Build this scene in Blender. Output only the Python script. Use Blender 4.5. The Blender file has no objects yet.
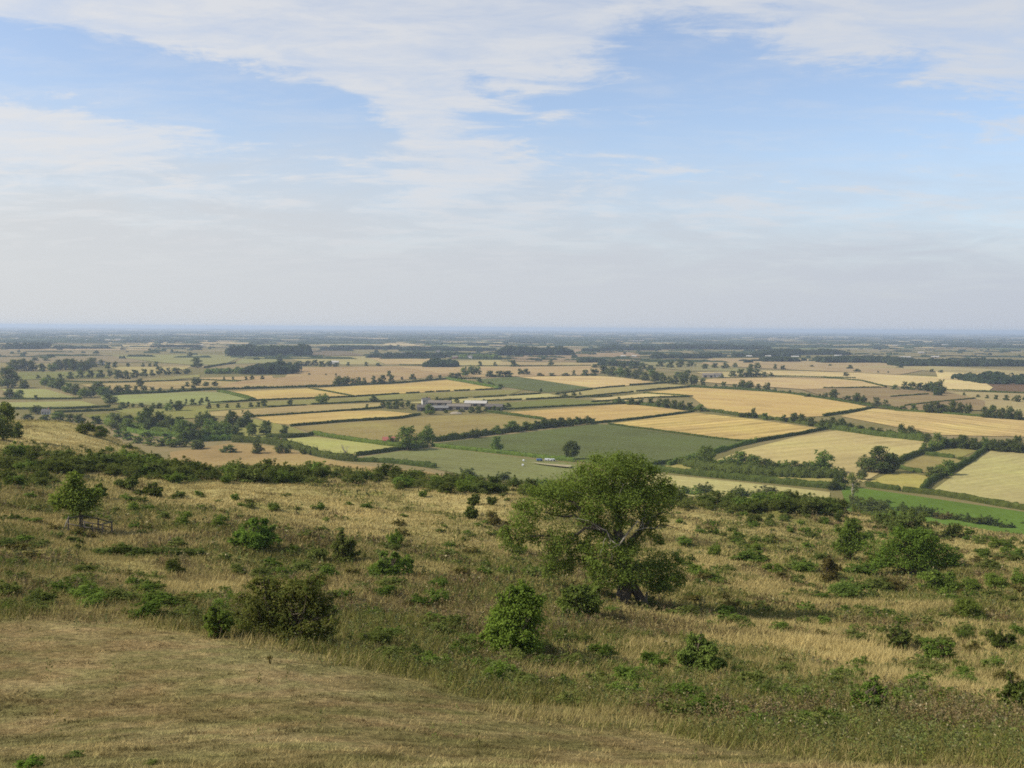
import bpy, math, random
import numpy as np
from mathutils import Vector, Matrix

random.seed(7)
RNG = np.random.default_rng(11)
R = math.radians
S = bpy.context.scene
COL = S.collection
PLAIN_Z = -85.0
F = 983.0                                   # focal length in picture pixels (34.6 mm on a 36 mm frame)

# ------------------------------------------------------------------ camera
PITCH = math.atan((384 - 328.0) / F)
ROLL = R(0.36)
FWD = Vector((0, math.cos(PITCH), -math.sin(PITCH)))
R0 = Vector((1, 0, 0)); U0 = Vector((0, math.sin(PITCH), math.cos(PITCH)))
RIGHT = R0 * math.cos(ROLL) + U0 * math.sin(ROLL)
UP = U0 * math.cos(ROLL) - R0 * math.sin(ROLL)
cd = bpy.data.cameras.new('camera'); cam = bpy.data.objects.new('camera', cd); COL.objects.link(cam)
cd.sensor_width = 36; cd.lens = 36 * F / 1024; cd.clip_start = 0.3; cd.clip_end = 120000
M3 = Matrix((RIGHT, UP, -FWD)).transposed()
cam.matrix_world = M3.to_4x4()
S.camera = cam


def ray(px, py):
    return FWD + RIGHT * ((px - 512) / F) + UP * ((384 - py) / F)


def plain(px, py, z=PLAIN_Z):
    r = ray(px, py)
    return r * (z / r.z)


# ------------------------------------------------------------------ numpy noise
def vnoise(x, y, seed=0):
    x = np.asarray(x, float); y = np.asarray(y, float)
    xi = np.floor(x).astype(np.int64); yi = np.floor(y).astype(np.int64)
    fx = x - xi; fy = y - yi
    fx = fx * fx * (3 - 2 * fx); fy = fy * fy * (3 - 2 * fy)

    def h(a, b):
        n = (a * 374761393 + b * 668265263 + seed * 982451653) & 0x7fffffff
        n = ((n ^ (n >> 13)) * 1274126177) & 0x7fffffff
        return ((n ^ (n >> 16)) & 0xffff) / 65535.0
    return (h(xi, yi) * (1 - fx) + h(xi + 1, yi) * fx) * (1 - fy) + (h(xi, yi + 1) * (1 - fx) + h(xi + 1, yi + 1) * fx) * fy


def fbm(x, y, seed=0, o=4):
    v = 0; a = 0.5; t = 0
    for i in range(o):
        v = v + a * vnoise(x, y, seed + i * 17); t += a; a *= 0.5; x = x * 2.03 + 5.1; y = y * 2.03 + 9.7
    return v / t


def sstep(a, b, x):
    t = np.clip((np.asarray(x, float) - a) / (b - a), 0, 1)
    return t * t * (3 - 2 * t)


# ------------------------------------------------------------------ terrain of the hill
CTRL = [  # picture x, picture y, metres ahead
    (512, 768, 17), (0, 768, 18), (1024, 768, 19), (-300, 768, 18), (1350, 768, 19),
    (0, 610, 42), (250, 640, 38), (450, 690, 32), (700, 745, 24), (-300, 590, 42),
    (100, 690, 28), (300, 720, 23), (850, 740, 26),
    (285, 638, 43), (515, 655, 46), (698, 675, 44), (632, 605, 75), (870, 712, 33), (1015, 706, 38), (940, 660, 52),
    (1003, 650, 56), (1300, 690, 45), (560, 700, 34), (380, 625, 50), (150, 600, 48),
    (75, 531, 88), (0, 530, 82), (140, 552, 78), (0, 570, 62), (250, 547, 85), (390, 576, 75), (380, 540, 106),
    (470, 516, 140), (520, 500, 168), (300, 502, 136), (150, 495, 130), (0, 490, 112), (-250, 480, 120), (0, 462, 170),
    (150, 472, 180), (300, 474, 215), (420, 483, 205), (600, 503, 185), (850, 557, 130), (920, 585, 105), (750, 560, 122),
    (700, 523, 165), (800, 513, 195), (900, 531, 180), (1024, 542, 165), (1300, 560, 160), (1024, 600, 92), (830, 620, 76), (1300, 620, 90),
    (300, 468, 250), (420, 475, 245), (600, 492, 235), (800, 507, 240), (950, 529, 225), (1024, 538, 215), (1300, 556, 210),
    (0, 444, 230), (20, 425, 305), (70, 423, 320), (108, 440, 300), (-250, 430, 300), (150, 457, 300), (200, 470, 260),
]
XYZ = []
for a, b, d in CTRL:
    r = ray(a, b); p = r * (d / r.y); XYZ.append((p.x, p.y, p.z))
XYZ += [(0, 0, -1.7), (12, 0, -2.2), (-12, 0, -1.9), (40, 0, -4), (-40, 0, -3.4), (90, 0, -7), (-90, 0, -5), (0, 8, -3.9), (25, 8, -5), (-25, 8, -4.2)]
for a, d, z in [(60, 430, -60), (0, 430, -55), (-250, 430, -50), (150, 420, -66), (0, 580, -88), (-250, 620, -90), (150, 520, -88), (250, 400, -74), (250, 480, -90),
                (400, 330, -58), (400, 430, -86), (400, 470, -95), (600, 330, -66), (600, 410, -86), (600, 460, -96), (800, 320, -68), (800, 395, -87), (800, 450, -98), (1024, 320, -74), (1024, 385, -88), (1024, 440, -99),
                (1350, 320, -76), (1350, 380, -88), (1350, 460, -100), (-250, 900, -115), (200, 900, -125), (600, 900, -130), (1000, 900, -130), (1350, 900, -130)]:
    XYZ.append(((a - 512) / F * d, d, z))
XYZ = np.array(XYZ)


def warp(x, y):
    yy = np.maximum(y, 0) + 30.0
    return np.clip(x / yy, -1.6, 1.6) * 3.0, np.log(yy) * 2.2


def _phi(r2):
    return np.where(r2 > 1e-12, 0.5 * r2 * np.log(np.maximum(r2, 1e-12)), 0)


PU, PV = warp(XYZ[:, 0], XYZ[:, 1])
Q = XYZ[:, 2] / (XYZ[:, 1] + 6.0)
n = len(Q)
K = _phi((PU[:, None] - PU) ** 2 + (PV[:, None] - PV) ** 2) + np.eye(n) * 2e-3
P_ = np.c_[np.ones(n), PU, PV]
A = np.zeros((n + 3, n + 3)); A[:n, :n] = K; A[:n, n:] = P_; A[n:, :n] = P_.T
W = np.linalg.solve(A, np.r_[Q, 0, 0, 0])


def hill_z(x, y, bumps=True):
    x = np.atleast_1d(np.asarray(x, float)); y = np.atleast_1d(np.asarray(y, float))
    out = np.empty(x.shape)
    for s in range(0, x.size, 20000):
        xs = x.ravel()[s:s + 20000]; ys = y.ravel()[s:s + 20000]
        u, v = warp(xs, ys)
        q = _phi((u[:, None] - PU) ** 2 + (v[:, None] - PV) ** 2) @ W[:n] + W[n] + W[n + 1] * u + W[n + 2] * v
        z = q * (np.maximum(ys, 0) + 6.0)
        if bumps:
            k = sstep(30, 70, ys)
            z = z + (fbm(xs / 9, ys / 9, 3) - .5) * (.35 + 1.3 * k) + (fbm(xs / 30, ys / 22, 5, 3) - .5) * 2.8 * k
            z = z + (fbm(xs / 1.3, ys / 1.3, 8, 2) - .5) * .10
        out.ravel()[s:s + 20000] = z
    return np.maximum(out, -87.0)


def hz(x, y):
    return float(hill_z([x], [y])[0])


def on_hill(px, py):
    """first place where the line of sight through a picture point meets the hill"""
    r = ray(px, py)
    t = np.geomspace(10, 620, 700)
    X = r.x / r.y * t; Z = r.z / r.y * t
    H = hill_z(X, t)
    below = np.nonzero(Z < H)[0]
    if len(below) == 0:
        return None
    i = below[0]
    if i == 0:
        return Vector((X[0], t[0], H[0]))
    a, b = Z[i - 1] - H[i - 1], Z[i] - H[i]
    k = a / (a - b)
    d = t[i - 1] + (t[i] - t[i - 1]) * k
    x = r.x / r.y * d
    return Vector((x, d, hz(x, d)))


# ------------------------------------------------------------------ helpers
def tag(o, label=None, cat=None, group=None, kind=None):
    if label: o['label'] = label
    if cat: o['category'] = cat
    if group: o['group'] = group
    if kind: o['kind'] = kind
    return o


def link(name, me, mats=(), parent=None, loc=None):
    o = bpy.data.objects.new(name, me); COL.objects.link(o)
    for i, m in enumerate(mats):
        if i < len(me.materials):
            if me.materials[i] is not m:
                o.material_slots[i].link = 'OBJECT'; o.material_slots[i].material = m
        else:
            me.materials.append(m)
    if parent: o.parent = parent
    if loc is not None: o.location = loc
    return o


def empty(name, loc, rz=0):
    o = bpy.data.objects.new(name, None); COL.objects.link(o); o.location = loc; o.rotation_euler = (0, 0, rz); o.empty_display_size = .2
    return o


def np_mesh(name, verts, faces, k, tint=None, col=None, smooth=False, mat_idx=None):
    """verts (N,3), faces (M,k) equal sided"""
    me = bpy.data.meshes.new(name)
    verts = np.ascontiguousarray(verts, np.float32); faces = np.ascontiguousarray(faces, np.int32)
    me.vertices.add(len(verts)); me.vertices.foreach_set('co', verts.ravel())
    me.loops.add(faces.size); me.loops.foreach_set('vertex_index', faces.ravel())
    me.polygons.add(len(faces)); me.polygons.foreach_set('loop_start', np.arange(0, faces.size, k, dtype=np.int32))
    if mat_idx is not None: me.polygons.foreach_set('material_index', np.asarray(mat_idx, np.int32))
    if smooth: me.polygons.foreach_set('use_smooth', np.ones(len(faces), bool))
    me.update(calc_edges=True)
    if tint is not None:
        at = me.attributes.new('tint', 'FLOAT', 'POINT'); at.data.foreach_set('value', np.asarray(tint, np.float32))
    if col is not None:
        c4 = np.ones((len(verts), 4), np.float32); c4[:, :3] = col
        at = me.attributes.new('Col', 'FLOAT_COLOR', 'POINT'); at.data.foreach_set('color', c4.ravel())
    return me


def srgb(r, g, b):
    f = lambda c: c / 12.92 if c <= .04045 else ((c + .055) / 1.055) ** 2.4
    return tuple(f(v / 255) for v in (r, g, b))


class NT:
    def __init__(self, nt): self.nt = nt; nt.nodes.clear()
    def n(self, t, **kw):
        nd = self.nt.nodes.new(t)
        for k, v in kw.items():
            if k.startswith('i_'):
                key = k[2:]; key = int(key) if key.isdigit() else key.replace('_', ' ')
                s = nd.inputs[key]
                if hasattr(v, 'is_linked'): self.nt.links.new(v, s)
                else: s.default_value = v
            else: setattr(nd, k, v)
        return nd
    def l(self, a, b): self.nt.links.new(a, b)
    def math(self, op, a, b=None, c=None, clamp=False):
        nd = self.nt.nodes.new('ShaderNodeMath'); nd.operation = op; nd.use_clamp = clamp
        for i, v in enumerate((a, b, c)):
            if v is None: continue
            if hasattr(v, 'is_linked'): self.l(v, nd.inputs[i])
            else: nd.inputs[i].default_value = v
        return nd.outputs[0]
    def mix(self, fac, a, b, mode='MIX'):
        nd = self.nt.nodes.new('ShaderNodeMix'); nd.data_type = 'RGBA'; nd.blend_type = mode
        for s, v in ((nd.inputs[0], fac), (nd.inputs[6], a), (nd.inputs[7], b)):
            if hasattr(v, 'is_linked'): self.l(v, s)
            else: s.default_value = v if not isinstance(v, tuple) else (*v[:3], 1)
        return nd.outputs[2]
    def mr(self, v, a, b, c=0., d=1., smooth=False):
        nd = self.nt.nodes.new('ShaderNodeMapRange'); nd.clamp = True
        if smooth: nd.interpolation_type = 'SMOOTHSTEP'
        self.l(v, nd.inputs[0])
        for i, x in enumerate((a, b, c, d)): nd.inputs[i + 1].default_value = x
        return nd.outputs[0]


def new_mat(name):
    m = bpy.data.materials.new(name); m.use_nodes = True
    return m, NT(m.node_tree)


def leaf_mat(name, col, col2, transl=.40, var=.13):
    col = (col[0] * 1.05, col[1], col[2] * .72); col2 = (col2[0] * 1.05, col2[1], col2[2] * .72)
    m, t = new_mat(name)
    a = t.n('ShaderNodeAttribute', attribute_name='tint')
    oi = t.n('ShaderNodeObjectInfo')
    c = t.mix(a.outputs['Fac'], tuple(x * .72 for x in col), col2)
    hs = t.n('ShaderNodeHueSaturation')
    t.l(c, hs.inputs['Color'])
    t.l(t.mr(oi.outputs['Random'], 0, 1, .487, .513), hs.inputs['Hue'])
    rr = t.math('FRACT', t.math('MULTIPLY', oi.outputs['Random'], 7.31))
    t.l(t.mr(rr, 0, 1, 1 - var, 1 + var), hs.inputs['Value'])
    d = t.n('ShaderNodeBsdfDiffuse'); t.l(hs.outputs[0], d.inputs[0])
    tr = t.n('ShaderNodeBsdfTranslucent'); t.l(t.mix(.5, hs.outputs[0], (col2[0] * 1.2, col2[1] * 1.15, col2[2] * .6)), tr.inputs[0])
    mx = t.n('ShaderNodeMixShader'); mx.inputs[0].default_value = transl
    t.l(d.outputs[0], mx.inputs[1]); t.l(tr.outputs[0], mx.inputs[2])
    o = t.n('ShaderNodeOutputMaterial'); t.l(mx.outputs[0], o.inputs[0])
    return m


def noise_mat(name, col, col2, scale=3., rough=.9, detail=4, stretch=(1, 1, 1)):
    m, t = new_mat(name)
    tc = t.n('ShaderNodeTexCoord')
    mp = t.n('ShaderNodeMapping'); mp.inputs['Scale'].default_value = stretch; t.l(tc.outputs['Object'], mp.inputs[0])
    nz = t.n('ShaderNodeTexNoise'); nz.inputs['Scale'].default_value = scale; nz.inputs['Detail'].default_value = detail; t.l(mp.outputs[0], nz.inputs[0])
    b = t.n('ShaderNodeBsdfPrincipled'); b.inputs['Roughness'].default_value = rough
    b.inputs['Specular IOR Level'].default_value = .25
    t.l(t.mix(t.mr(nz.outputs[0], .3, .7), col, col2), b.inputs['Base Color'])
    o = t.n('ShaderNodeOutputMaterial'); t.l(b.outputs[0], o.inputs[0])
    return m


def col_mat(name, transl=.2, noise=None):
    """colour comes with the plant itself (attribute Col)"""
    m, t = new_mat(name)
    a = t.n('ShaderNodeAttribute', attribute_name='Col')
    c = a.outputs['Color']
    d = t.n('ShaderNodeBsdfDiffuse'); t.l(c, d.inputs[0])
    o = t.n('ShaderNodeOutputMaterial')
    if transl:
        tr = t.n('ShaderNodeBsdfTranslucent'); t.l(c, tr.inputs[0])
        mx = t.n('ShaderNodeMixShader'); mx.inputs[0].default_value = transl
        t.l(d.outputs[0], mx.inputs[1]); t.l(tr.outputs[0], mx.inputs[2]); t.l(mx.outputs[0], o.inputs[0])
    else:
        t.l(d.outputs[0], o.inputs[0])
    return m


LM = {  # look -> leaf material
    'D': leaf_mat('leaf_dark_green', (0.070, 0.098, 0.030), (0.135, 0.175, 0.052)),
    'M': leaf_mat('leaf_mid_green', (0.115, 0.178, 0.043), (0.200, 0.280, 0.074)),
    'B': leaf_mat('leaf_bright_green', (0.118, 0.190, 0.040), (0.195, 0.290, 0.068)),
    'O': leaf_mat('leaf_olive_green', (0.112, 0.152, 0.052), (0.182, 0.230, 0.080)),
    'Y': leaf_mat('leaf_yellow_green', (0.120, 0.190, 0.052), (0.195, 0.275, 0.088)),
    'R': leaf_mat('leaf_russet', (0.120, 0.112, 0.046), (0.185, 0.165, 0.072)),
    'G': leaf_mat('leaf_grey_green', (0.115, 0.140, 0.070), (0.180, 0.200, 0.110)),
}
LM['F'] = leaf_mat('leaf_far_wood', (.036, .058, .030), (.070, .100, .046))
ADJ = {'D': 'dark green', 'M': 'mid green', 'B': 'bright green', 'O': 'olive green', 'Y': 'yellowish green', 'R': 'brown-tinged', 'G': 'grey-green'}
BARK = noise_mat('bark', (.055, .045, .032), (.14, .115, .085), 6, stretch=(1, 1, .25))
TWIG = noise_mat('twig_bark', (.07, .055, .035), (.12, .095, .06), 10)
DEADW = noise_mat('dead_wood', (.20, .17, .13), (.33, .30, .24), 5, stretch=(1, 1, .3))
POSTW = noise_mat('weathered_post_wood', (.065, .055, .042), (.13, .11, .085), 9, stretch=(1, 1, .2))


# ------------------------------------------------------------------ foliage meshes
def unit(v): return v / np.maximum(np.linalg.norm(v, axis=1, keepdims=True), 1e-9)


def leaf_quads(P, N, size, rng, aspect=.6):
    """one small four-cornered leaf (or leaf clump) per point"""
    k = len(P)
    t = unit(np.cross(N, rng.normal(size=(k, 3))))
    b = np.cross(N, t)
    s = (size * rng.uniform(.6, 1.35, k))[:, None] if np.isscalar(size) else (size * rng.uniform(.7, 1.3, k))[:, None]
    a = t * s; c = b * s * aspect
    mid = N * s * .18
    V = np.stack([P - a, P - c + mid, P + a, P + c + mid], 1).reshape(-1, 3)
    Fc = np.arange(4 * k, dtype=np.int32).reshape(k, 4)
    return V, Fc


def crown_points(lobes, n_leaves, rng, clump=.16, inner=.18, low=-.55):
    """points of leaf clumps on the outside of several lobes; lobes = (cx,cy,cz,rx,ry,rz)"""
    L = np.array(lobes, float)
    area = (L[:, 3] * L[:, 4] + L[:, 3] * L[:, 5] + L[:, 4] * L[:, 5])
    cnt = np.maximum(1, (n_leaves * area / area.sum())).astype(int)
    PP = []; NN = []; TT = []
    for l, c in zip(L, cnt):
        m = max(5, c // 15)
        d = unit(rng.normal(size=(m * 3, 3)))
        d = d[d[:, 2] > low][:m]
        rad = rng.uniform(.62, 1.2, (len(d), 1))
        cc = l[:3] + d * l[3:] * rad
        idx = rng.integers(0, len(d), c)
        sig = clump * l[3:].mean() * 1.6
        p = cc[idx] + rng.normal(size=(c, 3)) * sig * np.array([1, 1, .7])
        nn = unit(d[idx] * .8 + rng.normal(size=(c, 3)) * .55 + np.array([0, 0, .62]))
        inn = rng.random(c) < inner
        p[inn] = l[:3] + unit(rng.normal(size=(inn.sum(), 3))) * l[3:] * rng.uniform(.2, .75, (inn.sum(), 1))
        ct = rng.normal(.45, .2, len(d))
        PP.append(p); NN.append(nn); TT.append(np.clip(ct[idx] + rng.normal(0, .10, c), 0, 1))
    return np.concatenate(PP), np.concatenate(NN), np.concatenate(TT)


def crown_mesh(name, lobes, n_leaves, size, seed, clump=.16, low=-.55, inner=.18, floor=None, aspect=.6):
    rng = np.random.default_rng(seed)
    P, N, T = crown_points(lobes, n_leaves, rng, clump, inner, low)
    if floor is not None:
        k = P[:, 2] > floor; P, N, T = P[k], N[k], T[k]
    V, Fc = leaf_quads(P, N, size, rng, aspect)
    return np_mesh(name, V, Fc, 4, tint=np.repeat(T, 4))


def tube_geo(pts, rad, k=7, noise=0., rng=None):
    pts = [Vector(p) for p in pts]; V = []; Fc = []
    for i, p in enumerate(pts):
        d = (pts[min(i + 1, len(pts) - 1)] - pts[max(i - 1, 0)]).normalized()
        u = d.orthogonal().normalized(); w = d.cross(u)
        if i and abs(u.dot(pu)) < .99:
            u = (pu - d * pu.dot(d)).normalized(); w = d.cross(u)
        pu = u
        for j in range(k):
            a = 2 * math.pi * j / k
            r = rad[i] * (1 + (rng.uniform(-noise, noise) if rng is not None else 0))
            V.append(p + u * math.cos(a) * r + w * math.sin(a) * r)
    for i in range(len(pts) - 1):
        for j in range(k):
            a = i * k + j; b = i * k + (j + 1) % k
            Fc.append((a, b, b + k, a + k))
    return V, Fc


def tubes_mesh(name, list_of, k=7, noise=0., rng=None):
    V = []; Fc = []
    for pts, rad in list_of:
        v, f = tube_geo(pts, rad, k, noise, rng); o = len(V)
        V += v; Fc += [tuple(i + o for i in q) for q in f]
    return np_mesh(name, np.array([tuple(v) for v in V]), np.array(Fc), 4, smooth=True)


def limb(a, b, r0, r1, rng, bend=.12, m=5):
    a = np.array(a, float); b = np.array(b, float); L = np.linalg.norm(b - a)
    off = rng.normal(size=(m + 1, 3)) * L * bend * .5; off[0] = 0; off[-1] = 0
    t = np.linspace(0, 1, m + 1)[:, None]
    pts = a + (b - a) * t + off * np.sin(t * math.pi) + np.array([0, 0, 1]) * L * .06 * np.sin(t * math.pi)
    return [tuple(p) for p in pts], list(np.linspace(r0, r1, m + 1))


# --- library of crowns, one unit high and one unit wide, scaled per plant
def tree_lobes(seed, n, base=.1, spread=1.0):
    rng = np.random.default_rng(seed); L = []
    L.append((0, 0, .52, .27, .27, .32))
    for i in range(n):
        a = i * 2.4 + rng.uniform(-.6, .6); z = rng.uniform(base + .08, .86)
        rr = (.36 * math.sin(math.pi * min(1, max(.22, (z - base + .14) / (1.06 - base)))) ** .6) * spread * rng.uniform(.7, 1.15)
        s = rng.uniform(.13, .22)
        L.append((math.cos(a) * rr, math.sin(a) * rr, z, s, s, s * rng.uniform(.7, 1)))
    for i in range(5):                       # skirt of low growth
        a = i * 1.3 + rng.uniform(-.3, .3); s = rng.uniform(.10, .16)
        L.append((math.cos(a) * .24, math.sin(a) * .24, rng.uniform(.12, .3), s, s, s))
    for i in range(5):                       # tops that break the outline
        a = rng.uniform(0, 6.3); s = rng.uniform(.05, .09)
        L.append((math.cos(a) * .2, math.sin(a) * .2, rng.uniform(.86, .98), s, s, s))
    return L


def bush_lobes(seed, n):
    rng = np.random.default_rng(seed); L = [(0, 0, .30, .26, .26, .32)]
    for i in range(n):
        a = i * 2.4 + rng.uniform(-.6, .6); rr = rng.uniform(.14, .40); z = rng.uniform(.10, .78) * (1 - rr * .8)
        s = rng.uniform(.08, .19)
        L.append((math.cos(a) * rr, math.sin(a) * rr, z, s, s, s * rng.uniform(.8, 1.5)))
    for i in range(7):                       # long shoots
        a = rng.uniform(0, 6.3); rr = rng.uniform(.1, .42); s = rng.uniform(.035, .07)
        L.append((math.cos(a) * rr, math.sin(a) * rr, rng.uniform(.6, 1.0) * (1 - rr * .7), s, s, s * 2.2))
    return L


TREE_MID = []; TREE_FAR = []; TRUNK = []; BUSH_NEAR = []; BUSH_MID = []; BUSH_FAR = []; STEMS = []
for i in range(5):
    L = tree_lobes(100 + i, 11 + i)
    TREE_MID.append(crown_mesh('tree_crown', L, 4600, .031, 200 + i, .12, low=-.8, floor=.02))
    rng = np.random.default_rng(300 + i)
    tl = [limb((0, 0, -.03), (rng.uniform(-.02, .02), 0, .5), .040, .022, rng, .05)]
    for l in L[1:7]:
        z0 = rng.uniform(.2, .42); tl.append(limb((0, 0, z0), l[:3], .018, .005, rng, .1, 4))
    TRUNK.append(tubes_mesh('tree_trunk', tl, 6))
for i in range(5):
    TREE_FAR.append(crown_mesh('far_tree', tree_lobes(140 + i, 9, .05), 480, .085, 240 + i, .15, low=-.9, floor=.0))
for i in range(5):
    L = bush_lobes(160 + i, 11 + i)
    BUSH_NEAR.append(crown_mesh('bush_leaves', L, 12000, .019, 260 + i, .15, low=-.5, floor=.0, inner=.25))
    rng = np.random.default_rng(360 + i)
    STEMS.append(tubes_mesh('bush_stems', [limb((rng.uniform(-.05, .05), rng.uniform(-.05, .05), -.03), tuple(np.array(l[:3]) * np.array([1.1, 1.1, 1.0])), .012, .003, rng, .12, 4) for l in L], 5))
for i in range(5):
    BUSH_MID.append(crown_mesh('scrub_leaves', bush_lobes(180 + i, 10 + i), 3400, .033, 280 + i, .15, low=-.6, floor=0, inner=.25))
for i in range(4):
    BUSH_FAR.append(crown_mesh('scrub_far', bush_lobes(190 + i, 8), 950, .060, 290 + i, .16, low=-.6, floor=0, inner=.25))

ORD = 'first second third fourth fifth sixth seventh eighth ninth tenth eleventh twelfth thirteenth fourteenth fifteenth sixteenth seventeenth eighteenth nineteenth twentieth'.split()
ORD += ['twenty-' + w for w in ORD[:9]] + ['thirtieth'] + ['thirty-' + w for w in ORD[:9]]
_cnt = [0]


def place_tree(p, w, h, look, label, group, px_h, cat='tree', seed=None):
    i = _cnt[0] if seed is None else seed; _cnt[0] += 1
    rz = (i * 2.399) % 6.283
    if px_h < 8.5:
        o = link('broadleaf_tree', TREE_FAR[i % 5], [LM[look]], loc=p)
        o.scale = (w, w, h); o.rotation_euler = (0, 0, rz)
        return tag(o, label, cat, group)
    e = empty('broadleaf_tree', p, rz); e.scale = (w, w, h)
    link('crown', TREE_MID[i % 5], [LM[look]], e)
    link('trunk', TRUNK[i % 5], [BARK], e)
    return tag(e, label, cat, group)


def place_bush(p, w, h, look, label, group, px_h, cat='bush', name='bush'):
    i = _cnt[0]; _cnt[0] += 1
    rz = (i * 2.399) % 6.283
    if px_h < 17:
        o = link(name, BUSH_MID[i % 5] if px_h > 7 else BUSH_FAR[i % 4], [LM[look]], loc=p)
        o.scale = (w, w, h * 1.05); o.rotation_euler = (0, 0, rz)
        return tag(o, label, cat, group)
    e = empty(name, p, rz); e.scale = (w, w, h)
    link('foliage', BUSH_NEAR[i % 5], [LM[look]], e)
    link('stems', STEMS[i % 5], [TWIG], e)
    return tag(e, label, cat, group)


def size_word(h, kind='tree'):
    if kind == 'tree': return 'tall' if h > 11 else 'medium' if h > 6 else 'small'
    return 'large' if h > 2.6 else 'medium' if h > 1.4 else 'small'


def parse(items, default, kind):
    its = []
    for it in items:
        it = list(it); look = default
        if isinstance(it[-1], str): look = it.pop()
        x, y, h = it[:3]; w = it[3] if len(it) > 3 else h * (1.05 if kind == 'tree' else 1.35)
        its.append((x, y, h, w, look))
    return sorted(its)


def rows(kind, phrase, group, items, where='plain', default='M'):
    """items: (picture x, picture y of the foot, height px[, width px][, look])"""
    its = parse(items, default, kind)
    for j, (x, y, h, w, look) in enumerate(its):
        p = plain(x, y) if where == 'plain' else on_hill(x, y)
        if p is None or p.y > 600 and where == 'hill': continue
        k = p.y / F
        hm, wm = h * k, w * k
        nm = f"{size_word(hm, kind)} {ADJ[look]} {kind}"
        lab = f"{nm}, {ORD[j]} from left {phrase}" if len(its) > 1 else f"{nm} {phrase}"
        p.z -= .05
        (place_tree if kind == 'tree' else place_bush)(p, wm * 1.1, hm * 1.03, look, lab, group, h)


#@@SETTING@@
# ------------------------------------------------------------------ sky, sun, air
SUN_EL, SUN_AZ = R(39), R(-103)      # azimuth from the view direction, negative = left
sd = Vector((math.sin(SUN_AZ) * math.cos(SUN_EL), math.cos(SUN_AZ) * math.cos(SUN_EL), math.sin(SUN_EL)))
sl = bpy.data.lights.new('sun', 'SUN'); sl.energy = 4.6; sl.angle = R(.53); sl.color = (1, .93, .81)
so = bpy.data.objects.new('sun', sl); COL.objects.link(so); so.rotation_euler = (-sd).to_track_quat('-Z', 'Y').to_euler(); so.location = sd * 200

wd = bpy.data.worlds.new('World'); S.world = wd; wd.use_nodes = True
t = NT(wd.node_tree)
sky = t.n('ShaderNodeTexSky', sky_type='NISHITA', sun_disc=False, sun_elevation=SUN_EL, sun_rotation=SUN_AZ)
sky.altitude = 150; sky.air_density = 1.0; sky.dust_density = 1.2; sky.ozone_density = 1.0
tc = t.n('ShaderNodeTexCoord')
sx = t.n('ShaderNodeSeparateXYZ'); t.l(tc.outputs['Generated'], sx.inputs[0])
X, Y, Z = sx.outputs
az = t.math('ARCTAN2', X, Y)                       # compass direction, 0 straight ahead
el = t.math('ARCSINE', Z)
elp = t.math('MAXIMUM', el, 0.0)
# cloud field: thin altocumulus sheets drawn out along the horizon
den = t.math('ADD', t.math('MAXIMUM', Z, 0.0), .14)
cx = t.math('DIVIDE', X, den); cy = t.math('DIVIDE', Y, den)
cv = t.n('ShaderNodeCombineXYZ'); t.l(cx, cv.inputs[0]); t.l(cy, cv.inputs[1])
def wn(scale, det, rough, off, sc=(1, 1, 1), dist=0.):
    mp = t.n('ShaderNodeMapping'); mp.inputs['Location'].default_value = off; mp.inputs['Scale'].default_value = sc
    t.l(cv.outputs[0], mp.inputs[0])
    nz = t.n('ShaderNodeTexNoise'); nz.inputs['Scale'].default_value = scale; nz.inputs['Detail'].default_value = det
    nz.inputs['Roughness'].default_value = rough; nz.inputs['Distortion'].default_value = dist
    t.l(mp.outputs[0], nz.inputs[0]); return nz.outputs[0]
n1 = wn(1.5, 10, .62, (3.1, 1.7, 0), (1.0, 1.25, 1), .5)
n2 = wn(5.5, 8, .65, (8.1, 4.4, 0), (.7, 1.5, 1), .4)
n3 = wn(.55, 3, .5, (1.3, 9.2, 0), (1, 1, 1))
n4 = wn(2.6, 9, .66, (5.5, 2.2, 0), (.85, 1.1, 1), .9)
nn = t.math('ADD', t.math('MULTIPLY', t.math('ADD', n1, n4), .36), t.math('ADD', t.math('MULTIPLY', n2, .26), t.math('MULTIPLY', n3, .08)))
nn = t.math('ADD', t.math('MULTIPLY', t.math('SUBTRACT', nn, .5), 1.8), .5)
def blob(a0, e0, ra, re, k, tilt=0.):
    """where a cloud bank lies: compass centre, height, half widths (radians), weight, slope of its axis"""
    da = t.math('SUBTRACT', az, a0)
    de = t.math('SUBTRACT', t.math('SUBTRACT', el, e0), t.math('MULTIPLY', da, tilt))
    q = t.math('ADD', t.math('POWER', t.math('DIVIDE', da, ra), 2.0), t.math('POWER', t.math('DIVIDE', de, re), 2.0))
    return t.math('MULTIPLY', t.math('EXPONENT', t.math('MULTIPLY', q, -1.0)), k)
def PX(x): return math.atan((x - 512) / F)
def PY(y): return math.atan((329 - y) / F)
bl = [blob(PX(150), PY(12), .34, .045, .42, -.10), blob(PX(-10), PY(14), .22, .036, .95, -.05), blob(PX(400), PY(100), .11, .06, .40, -.75), blob(PX(415), PY(150), .06, .022, .10, 0), blob(PX(440), PY(20), .20, .05, .26, 0),
      blob(PX(560), PY(-10), .20, .045, .18, 0), blob(PX(940), PY(38), .17, .050, .50, -.22), blob(PX(1040), PY(105), .10, .03, .20, 0), blob(PX(50), PY(160), .11, .020, .42, 0),
      blob(PX(180), PY(110), .24, .036, -.42, -.10), blob(PX(680), PY(110), .20, .075, -.20, 0), blob(PX(870), PY(150), .2, .05, -.10, 0), blob(PX(640), PY(60), .09, .03, -.10, 0),
      blob(PX(560), PY(165), .20, .02, .14, 0), blob(PX(690), PY(120), .07, .012, .12, 0), blob(PX(930), PY(150), .09, .010, .12, 0)]
bias = bl[0]
for b in bl[1:]: bias = t.math('ADD', bias, b)
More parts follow.
